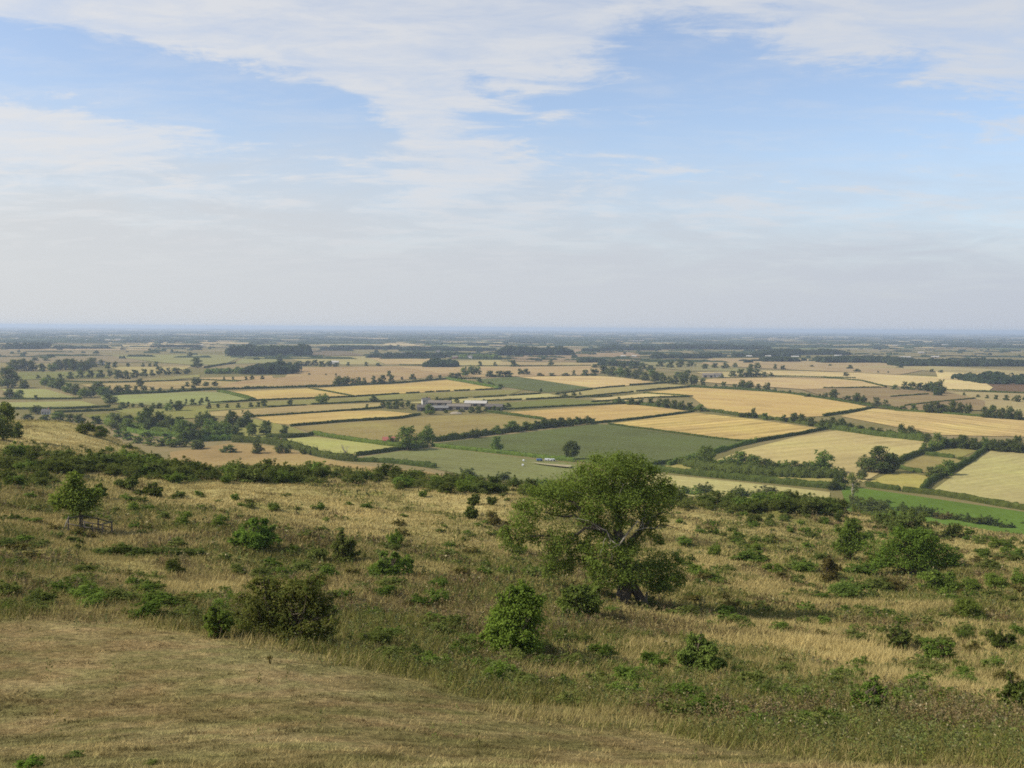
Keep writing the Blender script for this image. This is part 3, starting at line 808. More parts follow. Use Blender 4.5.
GOLD = (.57, .42, .19); PALEG = (.54, .44, .23); TAN = (.42, .325, .175); DGRN = (.138, .160, .070); LIME = (.35, .35, .16); PBR = (.19, .125, .085); BGRN = (.135, .215, .045); PALE = (.47, .41, .215)
for f in [
    ([(989, 450), (1045, 452), (1060, 511), (932, 491)], PALE, 'pale cut hayfield at the right edge', ((960, 480), (1024, 470)), 8, .14),
    ([(933, 452.5), (959, 444), (983, 448), (959, 458)], (.31, .28, .11), 'small square green paddock under the tree row', None),
    ([(898, 468), (922, 456), (955, 458.5), (962, 461), (925, 473)], (.33, .27, .125), 'small tan paddock below the square green one', None),
    ([(864, 484), (896, 470), (931, 477), (920, 491)], (.44, .38, .14), 'pale lime paddock beside the big oak', ((880, 480), (930, 479)), 7, .12),
    ([(840, 485), (920, 496.5), (1060, 517), (1060, 545), (961, 540), (850, 520)], BGRN, 'bright green strip of grass at the foot of the hill', None),
    ([(690, 470), (743, 450), (800, 436), (838, 430), (880, 435), (924, 441), (921, 453), (900, 461), (864, 482), (790, 476)], PALEG, 'broad stubble field right of the green field', ((760, 455), (900, 442)), 16, .14),
    ([(608, 424), (694, 412.5), (760, 420), (824, 429), (756, 441.5), (735, 440), (690, 435)], GOLD, 'golden stubble field with curved harvest stripes', ((640, 428), (750, 418)), 17, .30),
    ([(433, 443.5), (520, 433), (595, 424), (608, 424.5), (690, 436), (748, 442), (668, 465), (640, 469), (572, 460), (500, 452)], DGRN, 'big dark green field in the centre of the plain', ((560, 440), (680, 450)), 12, .08),
    ([(362, 457), (400, 451), (430, 448), (460, 450), (530, 459), (574, 463.6), (590, 478), (520, 482), (470, 476), (430, 468)], (.225, .235, .110), 'dull green field just above the hill scrub', ((400, 455), (540, 465)), 10, .08),
    ([(640, 472), (680, 476), (740, 482), (830, 492), (830, 500), (700, 497), (620, 490)], PALE, 'pale strip of cut grass above the hill scrub', ((650, 480), (800, 495)), 8, .12),
    ([(660, 467), (690, 460), (745, 466), (850, 480), (845, 489), (700, 474)], (.38, .33, .13), 'narrow grass field behind the clump of bushes', None),
    ([(284, 439), (313, 436.5), (395, 446.6), (356, 454), (330, 453), (300, 445)], (.42, .40, .17), 'lime green field beside the overgrown hedge', ((300, 440), (380, 448)), 8, .10),
    ([(294, 427), (400, 419), (440, 416), (496, 414), (545, 420), (520, 427), (430, 438), (385, 443), (313, 433)], (.33, .265, .125), 'brownish green field below the farm', ((300, 428), (500, 416)), 14, .12),
    ([(255, 417), (300, 414), (348, 411), (380, 410.5), (418, 414), (380, 418), (292, 425), (274, 423)], GOLD, 'golden field left of the farm', ((280, 420), (400, 413)), 13, .20),
    ([(206, 412), (309, 405), (385, 403), (382, 407.5), (348, 411), (255, 416.5), (212, 416)], TAN, 'tan field with small trees along its far side', ((220, 412), (380, 405)), 14, .10),
    ([(200, 405), (352, 397.5), (400, 394), (525, 389.5), (510, 394), (400, 400.5), (311, 404.5), (206, 411)], (.27, .25, .105), 'long narrow green strip above the farm', None),
    ([(400, 403), (433, 400.5), (525, 395), (548, 393.5), (566, 397.4), (507, 400.5), (464, 403)], PALE, 'pale strip behind the farm sheds', None),
    ([(488, 404), (566, 398.5), (618, 402.5), (600, 404.5), (505, 410)], (.195, .20, .078), 'green strip right of the farm sheds', None),
    ([(500, 412.5), (600, 406), (629, 404), (664, 408), (692, 411.5), (600, 422), (592, 421), (545, 419)], (.56, .40, .19), 'tan gold field above the big green field', ((520, 415), (680, 408)), 15, .18),
    ([(590, 399), (655, 392.5), (688, 396), (655, 398), (618, 402)], (.66, .53, .29), 'small pale gold field in the centre', None),
    ([(648, 392), (694, 387.5), (790, 393), (830, 399), (872, 407.5), (824, 416), (775, 418), (710, 410.5), (692, 397)], (.60, .43, .205), 'large plain golden field right of centre', ((660, 395), (830, 405)), 20, .10),
    ([(840, 416), (873, 408.5), (930, 412.5), (1040, 422), (1040, 437), (943, 435), (902, 428)], (.58, .43, .22), 'striped golden field by the right edge', ((880, 412), (1024, 430)), 16, .30),
    ([(474, 379.6), (515, 376.6), (593, 387.5), (548, 392.5), (525, 390), (498, 386)], DGRN, 'dark green crop beyond the farm', None),
    ([(517, 376.5), (600, 376), (625, 378), (662, 383), (600, 387.5), (590, 387.5)], (.62, .46, .26), 'pale stubble beside the dark green crop', ((530, 378), (640, 384)), 20, .12),
    ([(556, 393.5), (600, 388.3), (664, 383.8), (690, 386), (640, 392), (600, 396), (575, 396.5)], (.40, .34, .17), 'dull straw strip in the centre of the plain', None),
    ([(317, 388), (400, 384), (447, 380), (498, 388.5), (400, 393.5), (352, 396)], GOLD, 'bright golden field beyond the green strip', ((330, 388), (480, 386)), 20, .12),
    ([(223, 392), (309, 388.5), (350, 396), (259, 400), (250, 399)], GOLD, 'golden field left of the brightest one', ((240, 393), (330, 392)), 20, .10),
    ([(100, 396), (200, 391.5), (222, 392.3), (249, 399.5), (206, 405), (150, 405), (105, 402)], (.31, .33, .15), 'wide lime green pasture at the left', None),
    ([(0, 389), (45, 389), (80, 398.5), (22, 398.7)], LIME, 'lime pasture by the left edge', None),
    ([(0, 402.5), (82, 401), (105, 407.5), (0, 409)], LIME, 'second lime pasture by the left edge', None),
    ([(84, 415), (135, 411.5), (152, 416), (120, 420), (95, 420)], (.22, .22, .07), 'dark green paddock among the trees on the left', None),
    ([(110, 409), (206, 406), (212, 417), (150, 420)], (.27, .26, .10), 'green meadow dotted with small trees', None),
    ([(200, 430), (255, 419), (292, 427), (313, 436), (232, 440)], (.30, .29, .11), 'green meadow under the pale trees', None),
    ([(170, 452), (233, 443), (280, 447), (320, 458), (360, 465), (430, 472), (500, 490), (300, 500), (170, 480)], (.40, .29, .15), 'tan rough pasture at the foot of the hill', None),
    ([(80, 384.5), (200, 380), (242, 382), (217, 387), (105, 391)], TAN, 'tan strip on the left side of the plain', None),
    ([(217, 387.5), (240, 381), (285, 377), (293, 367.5), (400, 366), (470, 366), (455, 375), (400, 380), (325, 386), (260, 388)], (.42, .30, .18), 'broad brown field right of the oval wood', ((240, 383), (400, 370)), 40, .08),
    ([(200, 378), (272, 375.6), (274, 379), (200, 381)], (.47, .34, .20), 'thin tan strip below the oval wood', None),
    ([(110, 367), (192, 366), (176, 373), (130, 375)], (.44, .36, .19), 'small straw field among the left trees', None),
    ([(20, 372), (100, 371.5), (110, 378), (12, 380)], (.22, .22, .09), 'green field behind the left trees', None),
    ([(150, 379), (200, 374.5), (200, 377), (165, 380.5), (150, 381)], (.30, .27, .12), 'narrow green strip at the left', None),
    ([(92, 355), (200, 354.5), (245, 355.5), (223, 364.5), (190, 365), (140, 360)], (.30, .29, .14), 'far green field on the left', None),
    ([(246, 355.7), (280, 355), (282, 363), (234, 364)], (.29, .28, .14), 'far green field before the dark wood', None),
    ([(286, 357), (368, 356.5), (384, 364.5), (309, 364.5)], (.42, .36, .19), 'far straw field right of the dark wood', None),
    ([(368, 357), (430, 356), (436, 364), (386, 364.5)], (.50, .38, .22), 'far tan field by the village', None),
    ([(307, 349), (345, 351), (366, 355.5), (305, 355.8)], (.21, .165, .12), 'far ploughed brown field', None),
    ([(0, 350), (80, 350.5), (115, 356), (150, 362), (60, 363), (0, 362)], (.29, .235, .155), 'far dull brown field at the left edge', None),
    ([(0, 363), (60, 363.5), (100, 366), (60, 370), (0, 371)], (.30, .25, .13), 'dull straw field at the left edge', None),
    ([(0, 348.5), (150, 348.8), (150, 350), (0, 350)], (.46, .35, .23), 'thin far tan strip at the left', None),
    ([(108, 345.5), (200, 343.5), (200, 347), (108, 348.5)], (.50, .40, .25), 'far straw strip on the left', None),
    ([(200, 342), (232, 342), (225, 346), (200, 347)], (.52, .42, .26), 'far pale strip before the dark wood', None),
    ([(330, 344), (420, 343), (410, 347), (320, 348)], (.42, .36, .2), 'far straw field beyond the dark wood', None),
    ([(405, 346), (495, 344), (490, 347.5), (405, 349)], (.36, .33, .17), 'far green-tan field beyond the village', None),
    ([(432, 361), (500, 360), (510, 366.5), (470, 367.5), (438, 366)], (.46, .38, .20), 'straw field in front of the village', None),
    ([(400, 367), (470, 367), (590, 366), (620, 371), (585, 375), (480, 377), (455, 376)], (.47, .345, .21), 'broad tan field before the long wood', ((420, 370), (580, 370)), 40, .08),
    ([(500, 362), (620, 362.5), (600, 366), (500, 366)], (.44, .34, .20), 'tan strip before the long wood', None),
    ([(512, 356), (570, 354), (640, 356), (640, 361), (560, 362), (510, 361)], (.33, .245, .165), 'far brown field below the long wood', None),
    ([(575, 349), (640, 352), (640, 356), (570, 354)], (.36, .26, .18), 'far ploughed field right of the long wood', None),
    ([(760, 370.5), (800, 371), (880, 374.5), (890, 378), (800, 377.5), (775, 376)], (.60, .47, .28), 'straw field beyond the white farmhouse', None),
    ([(694, 381), (713, 378.6), (785, 377.6), (850, 379), (888, 387), (800, 389), (727, 384)], (.57, .42, .25), 'tan field before the distant pale ones', None),
    ([(709, 358.5), (776, 358), (850, 360), (935, 368), (900, 374.5), (800, 370), (740, 367), (700, 364.5)], (.43, .325, .205), 'wide pinkish brown field far right', None),
    ([(640, 361), (700, 364), (760, 369), (760, 371), (690, 371), (640, 366)], (.30, .27, .15), 'dull green field among the far trees', None),
    ([(695, 372), (760, 371), (770, 376), (715, 377.5)], (.48, .39, .22), 'straw patch by the white farmhouse', None),
    ([(800, 371), (862, 373), (902, 375), (941, 377), (945, 390), (892, 386), (840, 378.5)], (.64, .50, .29), 'pale golden field before the round clump', ((820, 373), (930, 380)), 30, .08),
    ([(935, 370), (996, 374), (996, 378), (985, 382.5), (993, 387.5), (988, 391.5), (943, 390.5), (938, 378)], (.68, .54, .31), 'pale cream field right of the round clump', None),
    ([(994, 383), (1040, 384), (1040, 394), (990, 391.5), (994, 387.5), (986, 382.7)], PBR, 'dark ploughed field at the right edge', None),
    ([(800, 389), (888, 387.5), (945, 391), (985, 401), (985, 410), (920, 411), (873, 407), (830, 398)], (.315, .235, .145), 'brown fallow field before the round clump', ((830, 392), (960, 402)), 30, .10),
    ([(945, 391), (1040, 394), (1040, 420), (985, 416), (985, 401)], (.42, .34, .20), 'dull tan field at the right edge', None),
    ([(860, 366), (940, 366), (1040, 372), (1040, 376), (960, 373)], (.42, .35, .20), 'far tan strip at the right edge', None),
]:
    pts, colr, lab, row = f[:4]
    field(pts, colr, lab, row, *(f[4:] if len(f) > 4 else ()))

# farther fields: a patchwork too small to trace
rng = np.random.default_rng(77); V = []; Fc = []; MI = []; k = 0
pal = [(.52, .41, .25), (.60, .49, .31), (.40, .33, .20), (.26, .26, .12), (.20, .23, .10), (.36, .27, .18), (.66, .56, .38)]
fm = [field_mat('far_crop', (c[0] * .80, c[1] * .76, c[2] * .62), None, blotch=.12) for c in pal]
for i in range(1000):
    y = math.exp(rng.uniform(math.log(4300), math.log(26000))); x = y * rng.uniform(-.68, .68)
    if y < 5200 and x < 0 and False: continue
    L = rng.uniform(90, 480) * (y / 5000) ** .35; D = rng.uniform(90, 330) * (y / 5000) ** .45
    a = rng.normal(0, .25); ca, sa = math.cos(a), math.sin(a); z = PLAIN_Z + .9 + (i % 40) * .05
    for u, v in ((-L, -D), (L, -D), (L * rng.uniform(.7, 1.1), D), (-L * rng.uniform(.7, 1.1), D)):
        V.append((x + (u * ca - v * sa) / 2, y + (u * sa + v * ca) / 2, z))
    Fc.append((k, k + 1, k + 2, k + 3)); k += 4; MI.append(rng.choice(7, p=[.22, .14, .18, .14, .12, .12, .08]))
ff = link('far_fields', np_mesh('far_fields', np.array(V), np.array(Fc), 4, mat_idx=MI), fm)
tag(ff, 'patchwork of far fields fading towards the horizon', 'fields', kind='structure')

# ------------------------------------------------------------------ hedges
HM = {'D': LM['D'], 'M': LM['M'], 'O': LM['O']}
core_cache = {}
HN = [0]


def hedge(px, h, label, w=None, look='D', ragged=.15, group='field hedges', gaps=()):
    HN[0] += 1; rng = np.random.default_rng(900 + HN[0])
    P = [plain(*p) for p in px]
    w = w or h * .8
    # resample
    pts = [P[0]]; 
    for a, b in zip(P, P[1:]):
        L = (b - a).length; st = max(1.2, .0022 * a.length); m = max(1, int(L / st))
        pts += [a + (b - a) * ((i + 1) / m) for i in range(m)]
    n = len(pts); A = np.array([tuple(p) for p in pts]); 
    dist = np.r_[0, np.cumsum(np.linalg.norm(np.diff(A, axis=0), axis=1))]
    wob = (fbm(dist / 25, dist * 0 + HN[0] * 3.7, 5, 2) - .5) * 1.6
    tdir = unit(np.gradient(A, axis=0)); nd = np.c_[-tdir[:, 1], tdir[:, 0], np.zeros(n)]
    A = A + nd * wob[:, None] * (0 if n < 4 else 1)
    hh = h * (1 + (fbm(dist / 6, dist * 0 + HN[0], 9, 3) - .5) * 2.2 * ragged) * (1 + rng.normal(0, ragged * .3, n))
    ww = w * (1 + rng.normal(0, .10, n))
    prof = [(-.5, 0), (-.52, .45), (-.40, .88), (0, 1.0), (.40, .88), (.52, .45), (.5, 0)]
    V = np.stack([A + nd * (u * ww)[:, None] + np.array([0, 0, 1]) * (v * hh - (.25 if v == 0 else 0))[:, None] for u, v in prof], 1)
    V[:, 1:6] += rng.normal(0, .10 * h ** .5, V[:, 1:6].shape)
    V[0, :, :2] = A[0, :2] + (V[0, :, :2] - A[0, :2]) * .5; V[-1, :, :2] = A[-1, :2] + (V[-1, :, :2] - A[-1, :2]) * .5
    K7 = 7; V = V.reshape(-1, 3); Fc = []
    keep = np.ones(n, bool)
    for g0, g1 in gaps: keep &= ~((dist / dist[-1] > g0) & (dist / dist[-1] < g1))
    for i in range(n - 1):
        if not (keep[i] and keep[i + 1]): continue
        for j in range(6): Fc.append((i * 7 + j, i * 7 + j + 1, i * 7 + j + 8, i * 7 + j + 7))
        if i == 0 or not keep[i - 1]: Fc.append((i * 7, i * 7 + 6, i * 7 + 4, i * 7 + 2))
        if i == n - 2 or not keep[min(i + 2, n - 1)]: Fc.append(((i + 1) * 7, (i + 1) * 7 + 2, (i + 1) * 7 + 4, (i + 1) * 7 + 6))
    # leaf clumps over the faces
    N = int(min(9000, dist[-1] * (h + w) * 1.9)); i = rng.integers(0, n, N); i = i[keep[i]]; N = len(i)
    a = rng.uniform(-.1, math.pi + .1, N)
    q = A[i] + nd[i] * (np.cos(a) * ww[i] * .55)[:, None] + np.c_[np.zeros(N), np.zeros(N), np.clip(np.sin(a), 0, 1) ** .6 * hh[i] * (rng.uniform(.75, 1.08, N) + (ragged > .2) * (fbm(dist[i] / 5, a * 1.3, 77 + HN[0], 2) - .4) * .6)]
    q += tdir[i] * rng.uniform(-1, 1, N)[:, None] * 1.0
    nn = unit(nd[i] * np.cos(a)[:, None] + np.c_[np.zeros(N), np.zeros(N), np.sin(a)] + rng.normal(size=(N, 3)) * .5)
    lv, lf = leaf_quads(q, nn, max(.28, .0006 * A[:, 1].mean(), .11 * h) * np.ones(N), rng, .7)
    T = np.r_[np.clip(rng.normal(.4, .2, len(V)), 0, 1), np.repeat(np.clip(rng.normal(.5, .22, N), 0, 1), 4)]
    V2 = np.r_[V, lv]; F2 = np.r_[np.array(Fc), lf + len(V)]
    o = link('hedge', np_mesh('hedge', V2, F2, 4, tint=T), [LM[look]])
    return tag(o, label, 'hedge', group)


for a in [
    ([(866, 486.5), (898, 490.5), (900.5, 491)], 2.8, 'dense clipped hedge under the pale lime paddock'),
    ([(903, 491.5), (935, 495), (980, 502.5), (1060, 516)], 3.0, 'thick clipped hedge above the bright green strip'),
    ([(921, 491), (928, 484), (938, 478), (955, 470), (972, 460), (983, 452), (988, 448)], 3.2, 'tall bushy hedge up the left side of the pale hayfield'),
    ([(897, 468), (908, 470.5), (922, 473)], 2.4, 'short hedge stub beside the oak'),
    ([(926, 455), (940, 456.5), (954, 458.5)], 2.6, 'short hedge below the square green paddock'),
    ([(957.5, 459.5), (967, 460)], 2.2, 'tiny hedge stub below the square green paddock'),
    ([(895, 464), (905, 459), (922, 454), (938, 449.5), (955, 443)], 3.4, 'tall hedge along the left of the square green paddock'),
    ([(820, 428), (838, 430.5), (880, 436.5), (925, 441.5)], 5.2, 'overgrown tree-filled hedge above the broad stubble field', 4, 'D', .3),
    ([(943, 446), (985, 450), (1050, 453)], 5.5, 'tall tree-filled hedge above the pale hayfield', 5, 'D', .3),
    ([(757, 442), (785, 437), (800, 434.5), (826, 429.5)], 2.6, 'dark hedge climbing between the two golden fields'),
    ([(668, 466), (690, 459.5), (715, 453), (735, 447), (757, 442)], 2.8, 'bushy hedge at the right end of the big dark green field', None, 'M', .3),
    ([(609, 424.8), (650, 430), (698, 436.7), (736, 441.3), (757, 442)], 1.7, 'low thin hedge below the curved harvest stripes'),
    ([(600, 464), (640, 469), (700, 476), (760, 482), (845, 490)], 3.6, 'long thick hedge above the pale cut strip'),
    ([(641, 468), (655, 465.8), (668, 463.5), (690, 459.5)], 2.6, 'short dark hedge at the lower corner of the green field'),
    ([(592, 424), (640, 419), (694, 412)], 2.1, 'thin dark hedge above the curved harvest stripes'),
    ([(432, 446.5), (465, 450), (500, 454), (540, 458), (574, 462)], 2.6, 'green hedge along the lower edge of the big field', None, 'M'),
    ([(432, 442), (455, 439.5), (480, 436), (520, 431), (560, 426), (594, 422)], 4.2, 'tall dark hedge with trees above the big green field', 3.6, 'D', .3),
    ([(356, 456), (380, 453), (400, 450), (428, 447.5)], 2.8, 'dark hedge running left from the round leafy tree'),
    ([(313, 434.5), (350, 440.5), (385, 445.5), (400, 447)], 3.0, 'wide sunlit hedge between lime and brownish fields', 4, 'M'),
    ([(266, 438), (290, 438), (313, 436)], 3.4, 'dark hedge along the top of the lime field'),
    ([(232, 442), (262, 443), (280, 446), (300, 450), (318, 456), (340, 460), (356, 461.5)], 4.4, 'overgrown shrubby hedge above the tan rough pasture', 4, 'D', .35),
    ([(356, 461.5), (380, 462.5), (405, 464.5), (436, 468.5)], 3.0, 'hedge between tan pasture and dull green field', None, 'D', .25),
    ([(290, 426.5), (340, 422.3), (400, 418.7), (420, 415)], 2.4, 'dark hedge under the golden field left of farm'),
    ([(250, 417.3), (300, 414.3), (348, 411), (382, 408)], 2.1, 'dark hedge between the tan and golden fields'),
    ([(312, 404.8), (350, 403), (402, 400.6)], 1.8, 'thin hedge below the narrow green strip'),
    ([(268, 407.3), (290, 406.4), (306, 405.7)], 1.7, 'short thin hedge stub under the round hedgerow tree'),
    ([(212, 403.4), (260, 400.6), (350, 397.2), (400, 394), (440, 391.8), (500, 389.3)], 1.9, 'broken dark hedge under the brightest golden fields', None, 'D', .15, 'field hedges', ((.60, .63), (.68, .70), (.74, .75), (.80, .82), (.88, .90))),
    ([(438, 400.6), (467, 398.6), (500, 396.8), (540, 393.8)], 1.9, 'broken hedge behind the farm sheds', None, 'D', .15, 'field hedges', ((.28, .32), (.62, .65))),
    ([(464, 402.6), (500, 400.8), (525, 400), (565, 397.8), (612, 396.6)], 1.9, 'thin hedge above the green strip by the farm', None, 'D', .15, 'field hedges', ((.38, .40),)),
    ([(504, 410), (530, 408.5), (562, 406.8), (600, 405), (640, 402.6)], 1.9, 'dark hedge below the green strip by the farm'),
    ([(486, 412), (510, 415), (545, 420)], 2.4, 'hedge from the sheds down to the tree line'),
    ([(556, 394.4), (580, 391.5), (600, 388.6), (624, 386.5)], 2.2, 'thin hedge under the pale stubble', None, 'D', .15, 'field hedges', ((.55, .58),)),
    ([(630, 385.6), (650, 384.3), (672, 382.8)], 2.4, 'short thin hedge at the end of the pale stubble'),
    ([(575, 398.2), (600, 395.8), (633, 392.5)], 2.2, 'dark hedge left of the small pale gold field'),
    ([(637, 392), (660, 389.5), (692, 387)], 2.2, 'dark hedge above the small pale gold field'),
    ([(644, 393.5), (672, 395.2), (690, 396.6)], 1.9, 'hedge hook at the corner of the golden field'),
    ([(592, 402.5), (630, 399.8), (655, 398), (692, 396.8)], 2.0, 'hedge under the small pale gold field'),
    ([(614, 403), (640, 405), (664, 407.5), (706, 411)], 3.2, 'shrubby hedge along the top of the tan gold field', 3, 'D', .3),
    ([(704, 410.5), (740, 416), (775, 420), (800, 424), (824, 428)], 3.0, 'hedge along the lower edge of the large golden field', None, 'D', .25),
    ([(823, 416.5), (850, 412.5), (874, 408.3)], 2.8, 'dark hedge at the right end of the large golden field'),
    ([(690, 387.2), (740, 389.6), (790, 394), (826, 399.3), (870, 406.5), (900, 410.5)], 3.0, 'long hedge above the large golden field', 3, 'D', .3),
    ([(895, 411), (930, 413), (985, 417), (1045, 421.5)], 2.2, 'hedge along the top of the striped golden field'),
    ([(891, 397.5), (910, 396.2), (928, 395)], 2.4, 'thin dark hedge across the brown fallow field'),
    ([(905, 406.5), (940, 402.5), (975, 399.3)], 2.2, 'second thin hedge across the brown fallow field'),
    ([(105, 395.2), (160, 393), (200, 390.5), (260, 388.7), (326, 386.7)], 2.8, 'long shrubby hedge below the broad brown field', 3, 'D', .3),
    ([(309, 388.8), (330, 392), (354, 396.5)], 1.6, 'thin hedge between the two golden fields beyond the strip'),
    ([(221, 391.6), (236, 395), (252, 399.6)], 2.4, 'wide green hedge left of the golden fields', 9, 'M', .2),
    ([(64, 381.8), (100, 382.6), (150, 382), (200, 380.3), (240, 381.5)], 2.0, 'thin dark hedge above the tan strip'),
    ([(318, 387.2), (400, 383.2), (446, 379.2), (480, 379)], 2.3, 'hedge above the brightest golden field', None, 'D', .25),
    ([(446, 379), (470, 383), (500, 389)], 3.0, 'bushy hedge beside the dark green crop', 5, 'M', .35),
    ([(0, 399.3), (40, 399.5), (82, 399.2)], 2.2, 'low dark hedge between the lime pastures'),
    ([(0, 409.5), (66, 409.2), (110, 407.4)], 2.4, 'dark hedge below the second lime pasture'),
    ([(55, 412.8), (90, 411.6), (122, 410.4)], 2.4, 'dark hedge above the small dark paddock'),
    ([(120, 430), (150, 436), (175, 437), (235, 438)], 3.4, 'green hedge behind the grassy hump', None, 'M', .25),
    ([(235, 363.5), (223, 365), (205, 368)], 3.2, 'hedge between two far green fields'),
    ([(400, 365.2), (440, 366.6), (500, 366.4), (590, 366)], 2.2, 'long thin hedge across the far straw fields'),
    ([(700, 357.6), (776, 357.6), (860, 360.5)], 3.0, 'far hedge behind the pinkish field'),
    ([(760, 376), (800, 377.3), (855, 378.6)], 2.4, 'thin hedge below the farmhouse straw field'),
    ([(824, 378), (862, 381.5), (886, 387.6)], 2.6, 'dark hedge between far tan and cream fields'),
    ([(824, 388.7), (880, 388)], 2.3, 'dark hedge at the top of the brown fallow'),
    ([(508, 361), (520, 367), (513, 361)][:2], 2.4, 'short hedge before the long wood'),
    ([(940, 390.5), (985, 392), (1040, 394.5)], 2.4, 'low hedge under the pale cream field'),
    ([(686, 464), (705, 469), (735, 473), (770, 475.5), (808, 477), (836, 477)], 5.0, 'broad overgrown thicket along the narrow grass field', 12, 'D', .4),
    ([(108, 424), (125, 427), (150, 432), (182, 434)], 5.0, 'broad thicket behind the grassy hump', 9, 'M', .4),
    ([(184, 441), (215, 440.5), (232, 440)], 4.0, 'thicket under the pale loose trees', 8, 'M', .4),
]:
    hedge(*a)

# ------------------------------------------------------------------ trees of the plain
TREES = []
T = lambda phrase, group, items, default='D': TREES.append((phrase, group, parse(items, default, 'tree')))
T('by the left edge beyond the hump', 'trees among the left pastures', [(8, 388, 20, 22), (24, 389, 9), (10, 399, 10), (19, 399, 9, 10, 'M'), (36, 400, 5)])
T('in the slanting row between the left pastures', 'trees among the left pastures', [(45, 386, 9, 9, 'M'), (52, 388, 10, 10, 'M'), (60, 390, 11), (68, 393, 10, 10, 'M'), (76, 395, 11), (84, 398, 11, 12, 'M'), (91, 397, 10), (98, 394, 12), (103, 396, 9, 12, 'M')])
T('in the hedge right of the slanting row', 'trees among the left pastures', [(109, 395, 9), (118, 394, 9), (127, 394, 9), (136, 393, 7), (144, 393, 7), (152, 393, 6), (160, 393, 5), (172, 392, 5), (183, 391, 5), (193, 391, 6)])
T('standing alone by the left tan strip', 'trees among the left pastures', [(140, 387, 8), (187, 387, 5), (196, 386, 9)])
T('in the upper tree belt at the left', 'trees in the left belts', [(13, 371, 11), (22, 371, 12), (32, 371, 10), (42, 372, 8), (52, 372, 9, 9, 'M'), (58, 370, 10), (66, 370, 11), (74, 371, 12), (84, 371, 11, 13), (92, 367, 9, 13), (80, 372, 8), (101, 366, 6), (35, 361, 3.5, 9), (46, 361, 3, 8)])
T('in the lower tree belt at the left', 'trees in the left belts', [(60, 380, 6), (70, 379, 7), (80, 378, 7, 9), (90, 378, 8), (100, 378, 8), (110, 377, 7), (118, 379, 9), (126, 379, 8), (135, 378, 8, 10), (144, 377, 8), (152, 376, 6), (160, 375, 8, 10), (168, 375, 7), (176, 374, 6, 11), (187, 374, 5, 8), (48, 380, 5), (38, 379, 4)])
T('in the straw field behind the lower belt', 'trees in the left belts', [(156, 367, 5.5), (150, 367, 4), (143, 367, 4), (128, 367, 4), (115, 368, 6), (108, 369, 7), (150, 352, 3.5), (190, 356, 4, 6), (197, 368, 10, 11)])
T('along the far edge of the tan field', 'small field-edge trees left of the farm', [(218, 408, 4), (227, 408, 4), (238, 408, 5, 5, 'M'), (251, 407.5, 5), (258, 407, 5), (264, 406.5, 7), (290, 405.5, 6, 6.5), (209, 409, 7, 6, 'G'), (202, 403, 5, 5, 'M')])
T('in the hedges left of the farm', 'trees in the hedges round the farm', [(323, 403.5, 10, 13, 'M'), (373, 402, 7, 8), (367, 408, 4, 4, 'G'), (383, 408, 6, 8), (389, 408.5, 7, 9), (396, 409, 8, 9), (402, 408, 6), (408, 407, 6)])
T('around the farm sheds', 'trees in the hedges round the farm', [(429, 414.5, 10, 11, 'M'), (420, 409, 5, 6), (413, 410, 6, 7), (446, 413, 3, 6, 'O'), (462, 412, 3, 7), (499, 412, 5, 7), (437, 402, 5, 6), (457, 403, 5, 6), (508, 408, 5, 6), (433, 413, 4, 6), (427, 401, 4), (450, 402, 5, 5), (472, 413, 6, 8), (479, 413, 7, 9), (486, 412, 5, 6), (494, 411, 5), (504, 410, 5), (484, 402, 3)])
T('along the hedge before the brown field', 'hedgerow trees beyond the golden fields', [(338, 386, 10, 10), (346, 385, 9), (353, 384.5, 6), (358, 384.5, 7), (364, 384, 6), (374, 384, 8, 6), (382, 384, 9, 8), (389, 377, 6, 6), (392, 383, 7), (413, 380, 6, 7), (402, 380, 3), (430, 380, 5, 7), (440, 380, 5)])
T('low on the broad brown field', 'bushes and trees on the brown field', [(309, 375, 2, 3), (326, 375.5, 2, 2), (336, 375.5, 2.2, 2), (206, 386.5, 4.5, 7), (215, 386.5, 5, 7), (224, 380, 3.2, 3), (233, 380, 3.2, 3), (246, 380, 3.5), (252, 380, 4.5), (262, 379.5, 4)])
T('in the belt behind the broad brown field', 'trees in the belt behind the brown field', [(300, 366, 5, 9), (308, 366, 5, 9), (315, 366, 6, 8), (322, 367, 6, 8), (329, 367, 6, 8), (336, 367, 4, 8), (280, 362, 8, 7), (283, 367, 6), (348, 366, 4), (366, 366, 4), (378, 366, 3, 7)])
T('in the clump left of the dark green crop', 'trees round the dark green crop', [(452, 379, 6, 10), (458, 379, 6, 9), (465, 376, 9, 9, 'M'), (472, 375, 10, 10, 'M'), (478, 375, 8, 8, 'M'), (480, 366.5, 5), (490, 377, 6, 12), (500, 377, 6, 11), (508, 377, 6, 11), (495, 366.5, 4.5), (513, 367, 7, 8), (480, 383, 4, 7), (490, 386, 4, 8), (500, 388, 4, 8)])
T('along the top of the pale stubble', 'trees round the dark green crop', [(520, 375, 6, 6), (526, 375, 6, 9), (540, 376, 3, 8), (552, 376, 3, 8), (566, 376, 3, 8), (574, 375.5, 5, 4), (585, 376, 6, 9), (594, 376, 7, 11), (551, 365.5, 6, 6), (541, 392.5, 4, 3), (565, 396.5, 4, 6), (574, 396, 4, 6), (580, 395, 3)])
T('in the left half of the wooded belt', 'trees of the wooded belt right of centre', [(604, 374, 8, 11), (612, 376, 9, 11), (620, 377, 9, 10, 'M'), (628, 378, 10), (636, 379, 9), (642, 369, 6, 10), (645, 381, 9), (650, 371, 6, 10), (655, 382, 10, 11), (660, 367, 6, 9), (610, 366, 5, 10), (622, 368, 6, 10), (632, 369, 6, 10), (640, 375, 7), (652, 376, 6, 10, 'M'), (595, 368, 4, 8), (662, 377, 4, 8, 'O')])
